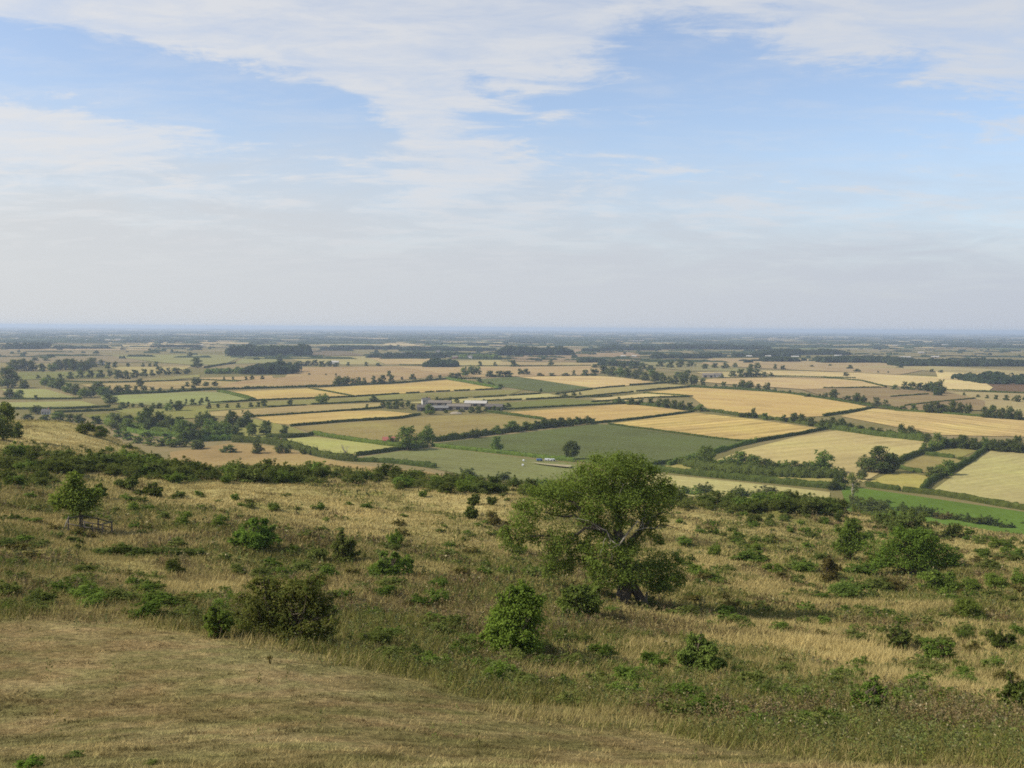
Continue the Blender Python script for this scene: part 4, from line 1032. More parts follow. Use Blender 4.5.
T('in the right half of the wooded belt', 'trees of the wooded belt right of centre', [(663, 382.5, 8), (670, 384, 7), (670, 368, 7, 9), (680, 367.5, 7, 9), (675, 383.5, 8, 9), (684, 385, 14, 10), (690, 367, 6, 9), (694, 385, 10, 9, 'O'), (703, 385, 7, 6, 'O'), (705, 369, 5, 8), (715, 368, 5, 8), (725, 369, 6, 8), (735, 368, 5), (688, 376, 6), (678, 377, 5, 9, 'O')])
T('in the grove behind the white farmhouse', 'trees round the white farmhouse', [(733, 377, 6, 9), (741, 377, 8, 9), (749, 377, 9, 10), (757, 377, 8, 9), (757, 369, 6, 8), (764, 377, 5), (771, 376.5, 4), (751, 372, 8, 7), (722, 378, 4)])
T('in the hedge above the large golden field', 'hedgerow trees by the large golden fields', [(716, 387, 3), (724, 388, 6, 7), (735, 389, 5, 6), (742, 389, 9, 9), (749, 389.5, 9, 9), (758, 390, 6), (767, 391, 8, 8), (775, 391.5, 4), (790, 394, 4), (808, 397, 3, 9), (820, 398, 4)])
T('on the far pinkish field', 'scattered far trees at the right', [(775, 369, 5, 4), (783, 369.5, 4, 6), (786, 362, 5, 6), (796, 361, 3), (812, 367, 2, 4), (830, 366, 2, 4), (850, 369, 4, 7), (857, 372, 3, 7), (846, 376.5, 4, 6), (878, 373, 2), (888, 373, 2), (932, 372, 3, 5), (941, 373, 3, 5), (970, 374, 2, 5), (900, 368, 2.5, 8), (915, 366, 3, 8)])
T('in the shrubby hedge over the tan gold field', 'trees in the shrubby centre hedge', [(619, 404, 7, 6), (632, 405, 7, 9), (641, 405, 6, 8), (651, 406, 8, 8), (659, 407, 8, 8), (666, 408, 9, 9), (674, 409, 9, 9), (682, 410, 9, 10), (690, 410.5, 8, 9), (700, 411.5, 7, 10, 'M')])
T('below the large golden field', 'hedgerow trees by the large golden fields', [(742, 417, 4, 10), (748, 417.5, 5, 9), (754, 418, 10, 6), (765, 420, 7, 8, 'M'), (784, 422, 7, 7), (794, 423, 10, 9), (802, 424, 10, 9), (812, 426, 9, 11)])
T('in the tree-filled hedge above the stubble', 'trees in the tall hedge right of centre', [(824, 428.5, 10, 10), (832, 429.5, 12, 10), (841, 430.5, 12, 11), (851, 432, 9, 10), (861, 433.5, 8, 10), (871, 435, 8, 10), (880, 436, 8, 9), (889, 437, 7, 9), (902, 438, 14, 9), (911, 439, 13, 11), (919, 440, 10, 10)])
T('at the corner above the small paddocks', 'trees in the tall hedge right of centre', [(927, 442.5, 9, 9), (937, 449, 16, 15, 'M'), (946, 448, 11, 10), (924, 453, 10, 8, 'M'), (930, 451, 8, 8, 'M')])
T('in the tall hedge above the hayfield', 'trees in the tall hedge right of centre', [(955, 448, 9, 9), (963, 449, 14, 12), (974, 450, 12, 11), (984, 450, 13, 11, 'M'), (993, 451, 12, 10), (1001, 452, 12, 10), (1009, 452, 13, 10), (1017, 453, 17, 12), (1027, 453, 15, 13)])
T('in the clumps above the striped field', 'tree clumps above the striped field', [(929, 413, 11, 10), (937, 413.5, 12, 11), (944, 413.5, 9), (952, 414, 13, 10), (959, 414.5, 12, 9), (968, 415, 12, 8), (985, 418, 11, 9), (993, 418.5, 13, 10), (1001, 419, 11, 9), (1009, 419.5, 13, 10), (1018, 420, 11, 8)])
T('around the brown fallow field', 'trees round the fallow field', [(825, 399, 6, 7), (834, 399.5, 10, 9), (848, 401, 5, 10), (857, 403, 10, 10), (863, 404, 9, 7), (876, 407.5, 10, 10, 'G'), (886, 408, 8, 9, 'G'), (903, 410.5, 5, 9, 'M'), (914, 411, 7, 8, 'M'), (895, 390, 5, 8, 'M')])
T('in a line by the right edge', 'trees round the fallow field', [(964, 396, 3.5), (978, 398, 3.5), (987, 399, 4), (996, 400, 5), (1006, 401, 6), (1017, 402.5, 7, 9), (1024, 401, 4)])
T('in the round dark clump', 'trees of the round dark clump', [(905, 390, 8, 9), (912, 390.5, 8, 9), (920, 391, 8, 9), (927, 392, 9, 9), (934, 393.5, 11, 9), (941, 394, 14, 10), (937, 396, 9, 10), (930, 390, 8)])
T('along the hedge above the dark green field', 'hedgerow trees above the big green field', [(475, 438, 9, 12), (497, 434.5, 9, 8, 'M'), (512, 432, 11, 14, 'M'), (527, 430.5, 9, 11, 'M'), (537, 429, 8, 9), (545, 428, 10, 10), (553, 427.5, 9, 10), (561, 426.5, 9, 10), (569, 426, 8, 9), (578, 425, 8, 9), (588, 424.5, 9, 9)])
T('thin and pale, before the dark green field', 'lone field trees', [(497, 451.5, 15, 13, 'Y')])
T('by the red-roofed barn', 'trees by the red-roofed barn', [(390, 443.5, 8, 8, 'M'), (397, 444, 6, 6, 'M'), (408, 450, 23, 24, 'M'), (421, 447, 14, 11, 'M'), (428, 445.5, 21, 13, 'M')])
T('in the clump above the pale cut strip', 'clump of bushy trees right of the old tree', [(692, 465, 10, 14, 'Y'), (706, 464, 18, 20, 'M'), (700, 468, 10, 16, 'Y'), (716, 470, 10, 14, 'Y'), (728, 471, 15, 18, 'Y'), (741, 471, 19, 20, 'M'), (754, 472, 17, 18, 'M'), (766, 472, 13, 15, 'D'), (770, 474, 13, 16), (783, 474, 14, 16, 'M'), (795, 474, 13, 16, 'O'), (806, 474, 12, 14, 'O'), (821, 473, 22, 24, 'M'), (812, 477, 10, 14)])
T('around the dark blue-grey shed', 'oak and its neighbours', [(868, 472, 18, 18, 'O'), (880, 473, 26, 26, 'D'), (893, 473, 19, 17, 'D')])
T('beside the lime paddock, under the oak', 'oak and its neighbours', [(840, 488, 20, 15, 'D'), (832, 490, 9, 12, 'D'), (862, 480, 12, 10, 'G')])
T('in the hedge left of the hayfield', 'trees in the hayfield hedge', [(931, 477, 10, 14, 'O'), (946, 475, 15, 19, 'M'), (938, 478, 11, 12, 'O')])
T('behind the grassy hump, left group', 'trees behind the grassy hump', [(36, 414, 9, 13), (58, 421, 9, 15, 'M'), (70, 422, 8, 11), (28, 421, 7, 12), (45, 423, 8, 12), (80, 423, 9, 12), (96, 424, 8, 14), (112, 423, 10, 11, 'O'), (128, 424, 9, 12)])
T('on the bank right of the hump', 'trees behind the grassy hump', [(118, 437, 7, 12, 'M'), (127, 440, 8, 13, 'Y'), (137, 443, 7, 14, 'M'), (149, 445, 7, 13, 'M'), (160, 446, 7, 14, 'O'), (172, 447, 9, 13, 'M'), (183, 447, 8, 12, 'D'), (195, 450, 10, 11, 'O'), (147, 438, 7, 14, 'Y'), (166, 440, 7, 14, 'Y')])
T('in the big dark clump behind the hump', 'trees behind the grassy hump', [(117, 430, 16, 18, 'O'), (128, 431, 12, 14, 'M'), (142, 430, 18, 14, 'M'), (150, 432, 25, 17), (160, 432, 20, 18), (170, 433, 18, 16), (180, 431, 14, 14), (110, 404, 10, 14, 'D'), (122, 409, 7, 9, 'O')])
T('in the pale loose group under the meadow', 'pale trees below the meadow', [(183, 441, 21, 20, 'Y'), (195, 441, 18, 18, 'O'), (208, 439, 20, 18, 'Y'), (222, 439, 19, 22, 'Y'), (236, 438, 12, 14, 'O'), (252, 436, 13, 11, 'O'), (266, 435, 14, 14, 'O'), (284, 434, 9, 9, 'O')])
T('dark, above the pale loose group', 'pale trees below the meadow', [(204, 428, 17, 15), (232, 427, 16, 13), (246, 427, 16, 15), (240, 428, 10, 10), (213, 425, 9, 10)])
T('dotted over the green meadow', 'little trees dotted on the meadow', [(128, 407, 5, 4), (133, 407.5, 4, 4), (141, 407, 4, 7), (153, 409, 6, 6), (160, 409, 6, 8), (168, 411.5, 8, 9, 'M'), (179, 411, 10, 11), (193, 405, 6, 7), (186, 404, 5, 3), (171, 404.5, 5, 4), (200, 405, 4), (207, 402, 5, 5, 'M')])
T('on the tan pasture below the overgrown hedge', 'little trees on the tan pasture', [(230, 453, 8, 17, 'O'), (257, 454, 11, 13, 'D'), (280, 454, 11, 10, 'O'), (288, 454, 10, 8, 'O'), (304, 455, 8, 8, 'O'), (200, 449, 9, 9)])

# the trees that show largest are objects of their own; the specks beyond them are one mass
allh = sorted((h * w for _, _, its in TREES for (_, _, h, w, _) in its), reverse=True); LIM = allh[285]
small = []
for phrase, group, its in TREES:
    rows('tree', phrase, group, [i for i in its if i[2] * i[3] > LIM], 'plain'); small += [i for i in its if i[2] * i[3] <= LIM]
VV = []; TT = []; rng = np.random.default_rng(808)
for x, y, h, w, _ in small:
    p = plain(x, y); k = p.y / F; me = TREE_FAR[rng.integers(5)]; N = len(me.vertices); co = np.empty(N * 3, np.float32); me.vertices.foreach_get('co', co); co = co.reshape(-1, 3)
    ti = np.empty(N, np.float32); me.attributes['tint'].data.foreach_get('value', ti); a = rng.uniform(0, 6.3); c, s = math.cos(a), math.sin(a)
    VV.append(np.c_[(co[:, 0] * c - co[:, 1] * s) * w * k * 1.1 + p.x, (co[:, 0] * s + co[:, 1] * c) * w * k * 1.1 + p.y, co[:, 2] * h * k * 1.03 + p.z]); TT.append(np.clip(ti + rng.normal(0, .15), 0, 1))
V = np.concatenate(VV); o = link('distant_small_trees', np_mesh('distant_small_trees', V, np.arange(len(V)).reshape(-1, 4), 4, tint=np.concatenate(TT)), [LM['D']])
tag(o, 'specks of small trees and field bushes scattered over the plain', 'trees', kind='stuff')

# the lone round tree in the dark green field
p = plain(571, 459.5); k = p.y / F; Hh = 19.5 * k; e = empty('broadleaf_tree', p); e.scale = (Hh * .98, Hh * .9, Hh)
L = [(0, 0, .58, .30, .30, .30), (-.2, 0, .42, .2, .2, .2), (.22, .05, .45, .2, .2, .2), (.05, -.2, .4, .22, .2, .2), (-.16, -.1, .72, .2, .2, .18), (.16, .05, .78, .18, .18, .15), (.34, 0, .6, .13, .13, .12), (-.34, 0, .58, .12, .12, .12), (0, .1, .88, .14, .14, .1), (.1, -.1, .24, .18, .18, .12), (-.14, 0, .24, .16, .16, .12)]
link('crown', crown_mesh('lone_tree_crown', L, 5200, .034, 3131, .13, low=-.8, floor=.06), [LM['D']], e); link('trunk', TRUNK[0], [BARK], e)
tag(e, 'round dark tree standing alone in the big dark green field', 'tree', 'lone field trees')

# dead grey tree in the overgrown hedge
p = plain(345, 459); k = p.y / F
e = empty('dead_tree', p); rng = np.random.default_rng(5)
H = 17 * k
tl = [limb((0, 0, -.3), (.3, 0, H * .5), .35, .2, rng, .05)]
for i in range(7):
    a = rng.uniform(0, 6.3); tl.append(limb((.2, 0, H * rng.uniform(.2, .5)), (math.cos(a) * H * .38, math.sin(a) * H * .3, H * rng.uniform(.7, 1)), .16, .05, rng, .1))
link('branches', tubes_mesh('dead_branches', tl, 5), [DEADW], e)
tag(e, 'bare dead tree standing in the overgrown hedge', 'tree')

# pale-stemmed dying poplar at the brow of the hill
p = on_hill(852, 508) or plain(852, 508)
k = p.y / F; H = 34 * k
e = empty('poplar_tree', p); rng = np.random.default_rng(6)
tl = [limb((0, 0, -.5), (.2, 0, H * .9), .045 * H, .012 * H, rng, .03, 7)]
tips = []
for i in range(12):
    a = rng.uniform(0, 6.3); z0 = H * rng.uniform(.3, .75); tp = (math.cos(a) * H * .26, math.sin(a) * H * .26, z0 + H * rng.uniform(.10, .30)); tips.append(tp)
    tl.append(limb((.1, 0, z0), tp, .012 * H, .004 * H, rng, .1))
link('trunk', tubes_mesh('poplar_trunk', tl, 7), [DEADW], e)
link('crown', crown_mesh('poplar_crown', [(a, b, c, H * .09, H * .09, H * .08) for a, b, c in tips] + [(0, 0, H * .3, H * .12, H * .12, H * .1), (0, 0, H * .85, H * .12, H * .12, H * .1)], 1600, .35, 77, .2, inner=.1), [LM['O']], e)
tag(e, 'thin half-bare tree with a pale trunk at the brow of the hill', 'tree')

# ------------------------------------------------------------------ woods far off, each read as one mass
WN = [0]
def wood(px0, px1, ybase, hpx, depth, label, look='F'):
    WN[0] += 1; rng = np.random.default_rng(1500 + WN[0])
    a, b = plain(px0, ybase), plain(px1, ybase); k = a.y / F; H = hpx * k
    L = (b - a).length; n = int(min(700, L * depth / 90)); n = max(n, 12)
    u = rng.random(n); v = rng.random(n)
    taper = np.minimum(1, np.minimum(u, 1 - u) * 6 + .35)
    C = np.array([a.x, a.y, a.z]) + (np.array(b) - np.array(a)) * u[:, None] + np.c_[np.zeros(n), v * depth * taper, np.zeros(n)]
    Hh = H * rng.uniform(.6, 1.12, n) * (.7 + .6 * fbm(u * 7, u * 0 + WN[0], 3, 2)) * taper ** .4; r = np.minimum(H * .5, 8) * rng.uniform(.7, 1.2, n)
    m = 36; i = np.repeat(np.arange(n), m); d = unit(rng.normal(size=(n * m, 3))); d[:, 2] = np.abs(d[:, 2]) * 1.0 - .3
    P = C[i] + d * np.c_[r[i], r[i], Hh[i] * .5]; P[:, 2] += Hh[i] * .5
    low = rng.random(len(P)) < .25; P[low, 2] = PLAIN_Z + rng.random(low.sum()) * Hh[i][low] * .5
    V, Fc = leaf_quads(P, unit(d + rng.normal(size=d.shape) * .3 + np.array([0, 0, .2])), r[i] * .42, rng, .8)
    T = np.repeat(np.clip(rng.normal(.35, .2, n)[i] + rng.normal(0, .08, len(i)), 0, 1), 4)
    o = link('woodland', np_mesh('woodland', V, Fc, 4, tint=T), [LM[look]])
    return tag(o, label, 'wood', 'far woods', 'stuff')


wood(226, 306, 356.5, 12, 160, 'large dark wood on the left of the far plain')
wood(242, 289, 374.5, 11, 110, 'oval wood beside the broad brown field')
wood(205, 245, 374, 6, 60, 'low tree belt left of the oval wood', 'M')
wood(497, 573, 355.5, 8.5, 140, 'long flat-topped wood in the centre of the far plain')
wood(425, 455, 367.5, 8, 100, 'small dark copse in front of the village')
wood(400, 495, 357.5, 5, 110, 'trees round the village, left of the long wood')
wood(400, 496, 351, 4, 90, 'thin tree belt behind the village')
wood(452, 500, 358.5, 4, 70, 'low trees right of the village', 'M')
wood(0, 33, 349.5, 7, 160, 'dark wood at the left edge of the far plain')
wood(34, 46, 347.5, 6, 60, 'tiny dark copse near the left edge')
wood(48, 108, 349, 3, 60, 'thin far tree line at the left')
wood(150, 200, 347.5, 3, 50, 'thin far tree line before the dark wood')
wood(322, 400, 349.5, 4, 70, 'far tree belt right of the dark wood')
wood(368, 402, 358, 5, 70, 'tree belt left of the village')
wood(994, 1045, 385, 8.5, 160, 'dark wood at the right edge beyond the ploughed field')
wood(600, 640, 366, 5, 80, 'tree belt left of the wooded belt')
wood(653, 712, 358.5, 5, 90, 'far tree belt over the pinkish field')
wood(700, 726, 357, 4, 60, 'short far tree belt over the pinkish field')
wood(580, 606, 363, 5, 60, 'small far copse right of the long wood')
wood(583, 598, 352, 4, 50, 'tiny far copse right of the long wood')
wood(735, 800, 357, 4, 110, 'far wood above the pinkish field')
wood(765, 800, 362, 5, 90, 'far copse at the right of the pinkish field')
wood(824, 920, 363, 6, 160, 'broad far wood left of the right edge')
wood(900, 1040, 366.5, 6, 180, 'broad far wood at the right edge')
wood(760, 850, 355, 5, 160, 'far wood band right of centre')
wood(600, 660, 350.5, 5, 150, 'far wood band in the centre')
wood(660, 770, 349.5, 5, 200, 'long far wood band in the centre')

# woodland, hedgerow trees and copses towards the horizon (a mass)
rng = np.random.default_rng(99); VV = []; FF = []; TT = []; off = 0
for i in range(1900):
    y = math.exp(rng.uniform(math.log(4600), math.log(36000))); x = y * rng.uniform(-.66, .66)
    L = np.exp(rng.uniform(math.log(30), math.log(650))) * (y / 6000) ** .5; D = rng.uniform(20, 120) * (y / 6000) ** .4; H = rng.uniform(6, 12)
    nu, nv = 12, 4; us = np.linspace(-.5, .5, nu); vs = np.linspace(-.5, .5, nv)
    Ug, Vg = np.meshgrid(us, vs); a = rng.normal(0, .2)
    edge = np.minimum(1, np.minimum(.5 - abs(Ug), .5 - abs(Vg)) * 8)
    Zg = PLAIN_Z + (edge > 0) * H * rng.uniform(.6, 1.1, Ug.shape)
    Xg = x + (Ug * L) * math.cos(a) - Vg * D * math.sin(a) + rng.normal(0, 6, Ug.shape); Yg = y + Ug * L * math.sin(a) + Vg * D * (1 + .3 * np.sin(Ug * 9))
    VV.append(np.stack([Xg, Yg, Zg], -1).reshape(-1, 3)); ii = (np.arange(nv - 1)[:, None] * nu + np.arange(nu - 1)).ravel() + off
    FF.append(np.stack([ii, ii + 1, ii + nu + 1, ii + nu], 1)); TT.append(np.full(nu * nv, np.clip(rng.normal(.45, .4), 0, 1))); off += nu * nv
for i in range(900):                     # hedges and single trees of the far fields
    y = math.exp(rng.uniform(math.log(2500), math.log(9000))); x = y * rng.uniform(-.62, .62); L = np.exp(rng.uniform(math.log(8), math.log(260))); D = rng.uniform(5, 12); H = rng.uniform(3, 9) if L < 60 else rng.uniform(2, 6)
    nu, nv = 12, 4; Ug, Vg = np.meshgrid(np.linspace(-.5, .5, nu), np.linspace(-.5, .5, nv)); a = rng.normal(0, .35); edge = np.minimum(.5 - abs(Ug), .5 - abs(Vg))
    Zg = PLAIN_Z + (edge > 1e-6) * H * rng.uniform(.45, 1.2, Ug.shape); Xg = x + Ug * L * math.cos(a) - Vg * D * math.sin(a); Yg = y + Ug * L * math.sin(a) + Vg * D
    VV.append(np.stack([Xg, Yg, Zg], -1).reshape(-1, 3)); ii = (np.arange(nv - 1)[:, None] * nu + np.arange(nu - 1)).ravel() + off
    FF.append(np.stack([ii, ii + 1, ii + nu + 1, ii + nu], 1)); TT.append(np.full(nu * nv, np.clip(rng.normal(.45, .3), 0, 1))); off += nu * nv
o = link('distant_woodland', np_mesh('distant_woodland', np.concatenate(VV), np.concatenate(FF), 4, tint=np.concatenate(TT)), [LM['F']])
tag(o, 'woods and hedgerows merging into a blue band at the horizon', 'woodland', kind='stuff')

# ------------------------------------------------------------------ the old tree
def old_tree():
    base = on_hill(632, 606); D = base.y; k = D / F
    e = empty('old_ash_tree', base)
    rr = ray(632, 606)
    def at(px, py, dy=0.):
        r = ray(px, py); p = r * ((D + dy) / r.y); return tuple(Vector(p) - base)
    lob = []
    def lobe(px, py, rx, ry, dy=0., rd=None):
        c = at(px, py, dy); lob.append((*c, rx * k * .88, (rd or max(rx, ry) * .9) * k * .88, ry * k * .88))
    for a in [(608, 468, 30, 13, 0), (632, 471, 26, 14, .8), (584, 482, 24, 14, -.6), (560, 492, 24, 12, .2), (541, 505, 22, 12, 0), (524, 520, 17, 11, -.3), (650, 485, 20, 15, .5), (661, 500, 14, 16, 0),
              (612, 488, 30, 16, 1.6), (600, 500, 22, 14, -1.5), (636, 500, 22, 15, -1.), (655, 520, 14, 9, .4), (575, 507, 18, 9, 1.4),
              (511, 540, 12, 13, 0), (528, 536, 14, 10, .5), (559, 540, 17, 16, -.4), (553, 560, 11, 16, -.3), (565, 568, 12, 8, .2), (578, 545, 13, 10, .7),
              (598, 530, 18, 12, .6), (622, 520, 15, 10, -1.2), (634, 545, 10, 8, -1.0), (600, 560, 16, 17, -1.4), (603, 579, 15, 13, -1.5), (624, 556, 15, 13, -1.6), (640, 574, 15, 14, -1.3), (624, 579, 14, 11, -1.9), (610, 545, 13, 10, -1.5), (655, 566, 17, 16, .2), (670, 572, 15, 15, 0), (664, 585, 16, 11, -.5), (680, 580, 6, 9, 0), (656, 584, 12, 10, .2), (590, 565, 10, 12, .4), (657, 540, 8, 7, .5), (645, 533, 10, 8, -.6), (622, 458, 12, 6, 0), (598, 458, 7, 5, .3), (583, 470, 7, 6, 0), (650, 470, 7, 6, .2), (674, 492, 5, 6, 0), (548, 493, 7, 6, 0), (640, 460, 8, 5, 0), (668, 483, 7, 7, 0), (536, 490, 9, 6, .2), (520, 505, 8, 6, 0), (505, 533, 6, 8, 0), (548, 571, 8, 8, -.4), (572, 558, 9, 9, -.3), (586, 548, 10, 9, -.8), (590, 515, 14, 10, -1.2), (625, 503, 14, 10, -1.6), (645, 515, 10, 9, -1.), (676, 560, 8, 8, 0)]:
        lobe(*a)
    link('crown', crown_mesh('old_tree_crown', lob, 57000, .098, 4242, .15, low=-.85, inner=.05, aspect=.5), [LM['W']], e)
    rng = np.random.default_rng(8)
    z = np.array
    tr = []
    # hollow stump on two legs, joining into a leaning stem
    tr.append(([at(620, 614, -.3), at(621, 603, -.2), at(625, 592), at(626, 577), at(624, 560), at(620, 545)], [.80, .62, .58, .62, .52, .40]))
    tr.append(([at(645, 613, -.2), at(643, 604, -.1), at(638, 594), at(631, 584), at(627, 574)], [.50, .40, .38, .46, .46]))
    def L(a, b, r0, r1, bend=.08): tr.append(limb(at(*a), at(*b), r0, r1, rng, bend, 6))
    L((621, 548), (615, 503, .3), .42, .26); L((615, 505, .3), (612, 468, .2), .26, .07); L((616, 512), (640, 475, .6), .16, .05); L((615, 508), (584, 482, -.4), .17, .05)
    L((622, 552), (600, 528, -.5), .32, .2); L((600, 528, -.5), (560, 495, 0), .2, .07); L((601, 529, -.5), (545, 512, 0), .15, .05); L((600, 529, -.5), (559, 540, -.3), .14, .05); L((560, 538, -.3), (514, 540), .08, .03); L((575, 535, -.3), (555, 562, -.2), .08, .03)
    L((623, 556), (640, 532, -.5), .30, .2, .05); L((640, 532, -.5), (663, 512, -.2), .18, .06); L((640, 533, -.5), (655, 488, .4), .15, .05); L((645, 530, -.5), (676, 528), .07, .02)
    L((625, 570), (655, 565, .1), .24, .1); L((655, 565, .1), (678, 578), .09, .03); L((625, 575), (602, 560, -1), .22, .08); L((624, 572), (640, 560, .9), .16, .06); L((622, 560), (610, 535, 1), .2, .08)
    link('trunk', tubes_mesh('old_tree_trunk', tr, 9, .10, np.random.default_rng(3)), [BARK], e)
    db = []
    for a, b, r0 in [((612, 548, -2.0), (655, 516, -1.6), .13), ((618, 546, -2.0), (592, 524, -2.2), .11), ((606, 538, -2.1), (600, 556, -2.2), .05), ((610, 540, -2.1), (612, 560, -2.4), .05), ((635, 531, -1.9), (664, 527, -1.4), .06), ((600, 530, -2.1), (575, 518, -1.8), .05), ((640, 527, -1.9), (646, 508, -1.8), .05), ((618, 500, -1.8), (624, 484, -1.9), .05), ((590, 497, -1.6), (572, 490, -1.6), .04)]:
        db.append(limb(at(*a), at(*b), r0 * .62, r0 * .25, rng, .14, 6))
    for b in db: link('dead_branch', tubes_mesh('old_tree_dead_branch', [b], 6), [DEADW], e)
    tag(e, 'large spreading old tree with a split hollow trunk on the dry slope', 'tree')


LM['W'] = leaf_mat('leaf_old_ash', (.118, .166, .040), (.200, .256, .070), .44)
LM['P'] = leaf_mat('leaf_thorn_with_berries', (.092, .145, .042), (.180, .195, .070))
old_tree()

# ------------------------------------------------------------------ young fenced tree
def sapling():
    base = on_hill(81, 530); k = base.y / F; D = base.y
    e = empty('young_tree', base)
    def at(px, py, dy=0.):
        r = ray(px, py); p = r * ((D + dy) / r.y); return tuple(Vector(p) - base)
    lob = []
    for px, py, rx, ry, dy in [(74, 483, 8, 9, 0), (74, 494, 12, 12, .2), (66, 497, 9, 9, -.2), (57, 500, 7, 7, 0), (62, 503, 8, 6, .2), (82, 500, 9, 10, -.2), (88, 504, 9, 8, .1), (93, 495, 7, 6, .3), (78, 507, 10, 6, 0), (99, 492, 4, 4, .2), (75, 476, 4, 5, 0)]:
        lob.append((*at(px, py, dy), rx * k, max(rx, ry) * k * .9, ry * k))
    link('crown', crown_mesh('young_tree_crown', lob, 7000, .12, 515, .17, low=-.8), [LM['M']], e)
    rng = np.random.default_rng(2)
    tr = [limb((0, 0, -.2), at(79, 505), .10, .07, rng, .03)]
    for q in [(74, 485), (60, 500), (88, 503), (92, 495), (66, 496)]: tr.append(limb(at(80, 513), at(*q), .05, .02, rng, .08))
    link('trunk', tubes_mesh('young_tree_trunk', tr, 7), [BARK], e)
    tag(e, 'young tree with a dense bright crown inside a wooden tree guard', 'tree')
    # guard of posts and rails
    base = on_hill(89, 534); f = empty('tree_guard_fence', base); W = 34 * k / 2
    def post(x, y, h, r=.075, lean=(0, 0), mat=POSTW, name='post'):
        z0 = hz(base.x + x, base.y + y) - base.z
        bm = tube_geo([(x, y, z0 - .2), (x + lean[0] * .5, y + lean[1] * .5, z0 + h * .5), (x + lean[0], y + lean[1], z0 + h), (x + lean[0], y + lean[1], z0 + h + .001)], [r, r, r, .002], 8)
        link(name, np_mesh('guard_post', np.array([tuple(v) for v in bm[0]]), np.array(bm[1]), 4), [mat], f)
        return Vector((x + lean[0], y + lean[1], z0 + h))
    def rail(a, b, drop, r=.042):
        a, b = a - Vector((0, 0, drop)), b - Vector((0, 0, drop))
        d = (b - a).normalized(); s = d.cross(Vector((0, 0, 1))).normalized() * .02; u = Vector((0, 0, r))
        V = [p + q for p in (a - d * .06, b + d * .06) for q in (-s - u, s - u, s + u, -s + u)]
        V = [v + d.cross(Vector((0, 0, 1))).normalized() * .075 for v in V]
        link('rail', np_mesh('guard_rail', np.array([tuple(v) for v in V]), np.array([(0, 3, 2, 1), (4, 5, 6, 7), (0, 1, 5, 4), (1, 2, 6, 5), (2, 3, 7, 6), (3, 0, 4, 7)]), 4), [POSTW], f)
    fl, fr = post(-W * .85, -1.2, 1.35), post(W * 1.05, -.9, 1.3); fm_ = post(.15, -1.25, 1.3)
    bl, br = post(-W * .75, 1.3, 1.45), post(W * .98, 1.4, 1.3); bm_ = post(.3, 1.35, 1.4)
    fm2 = post(W * .5, -1.05, 1.15, .05)
    for a, b in ((bl, bm_), (bm_, br)): rail(a, b, .08); rail(a, b, .6)
    rail(fl, fm_, .55); rail(fm_, fr, .55); rail(bl, fl, .1); rail(br, fr, .1); rail(fm_, fr, .12)
    b = post(-W * 1.35, -.6, 1.25, .05, (.45, .3), DEADW, 'loose_board'); b = post(-W * 1.35, -.75, .12, .06, (-1.2, -.1), DEADW, 'loose_board')
    tag(f, 'square wooden post and rail guard round the young tree', 'fence')


sapling()
# old stake beside the hollow trunk
p = on_hill(646, 606)
v, f = tube_geo([(0, 0, -.2), (.02, 0, .6), (.04, 0, 1.15), (.04, 0, 1.17)], [.09, .085, .08, .004], 8)
tag(link('fence_stake', np_mesh('stake', np.array([tuple(q) for q in v]), np.array(f), 4), [DEADW], loc=p), 'short pale wooden stake right of the hollow trunk', 'post')

# ------------------------------------------------------------------ bushes on the hill, the ones that stand out first
def big_bush(px, py, w, h, look, label, leaf, seed, n=9000, rd=.8, lobes=None):
    p = on_hill(px, py); k = p.y / F; e = empty('bush', p - Vector((0, 0, .05)))
    Wm, Hm = w * k, h * k
    L = lobes or bush_lobes(seed, 14)
    rg = np.random.default_rng(seed + 7); L = [(a, b, c, r * .86, s * .86, q * .86) for a, b, c, r, s, q in L]; L0 = list(L)
    for i in range(60):                      # ragged sprays and shoots beyond the main masses
        a, b, c, r, s, q = L0[rg.integers(len(L0))]; d = rg.normal(size=3); d /= np.linalg.norm(d); d[2] = abs(d[2]) * .9 - .1; d *= rg.uniform(.9, 1.55)
        z = rg.uniform(.03, .085); L.append((a + d[0] * r * 1.15, b + d[1] * s * 1.15, max(.04, c + d[2] * q * 1.15), z, z, z * rg.uniform(.8, 1.9)))
    L = [(a * Wm, b * Wm * rd, c * Hm, r * Wm, s * Wm * rd, q * Hm) for a, b, c, r, s, q in L]
    link('foliage', crown_mesh('bush_leaves', L, int(n * 2.4), leaf * .78, seed, .17, low=-.6, floor=0, inner=.22), [LM[look]], e)
    rng = np.random.default_rng(seed)
    link('stems', tubes_mesh('bush_stems', [limb((rng.uniform(-.15, .15), rng.uniform(-.1, .1), -.1), tuple(np.array(l[:3]) * 1.12), .045, .012, rng, .12, 5) for l in L], 5), [TWIG], e)
    return tag(e, label, 'bush', 'bushes on the hill')


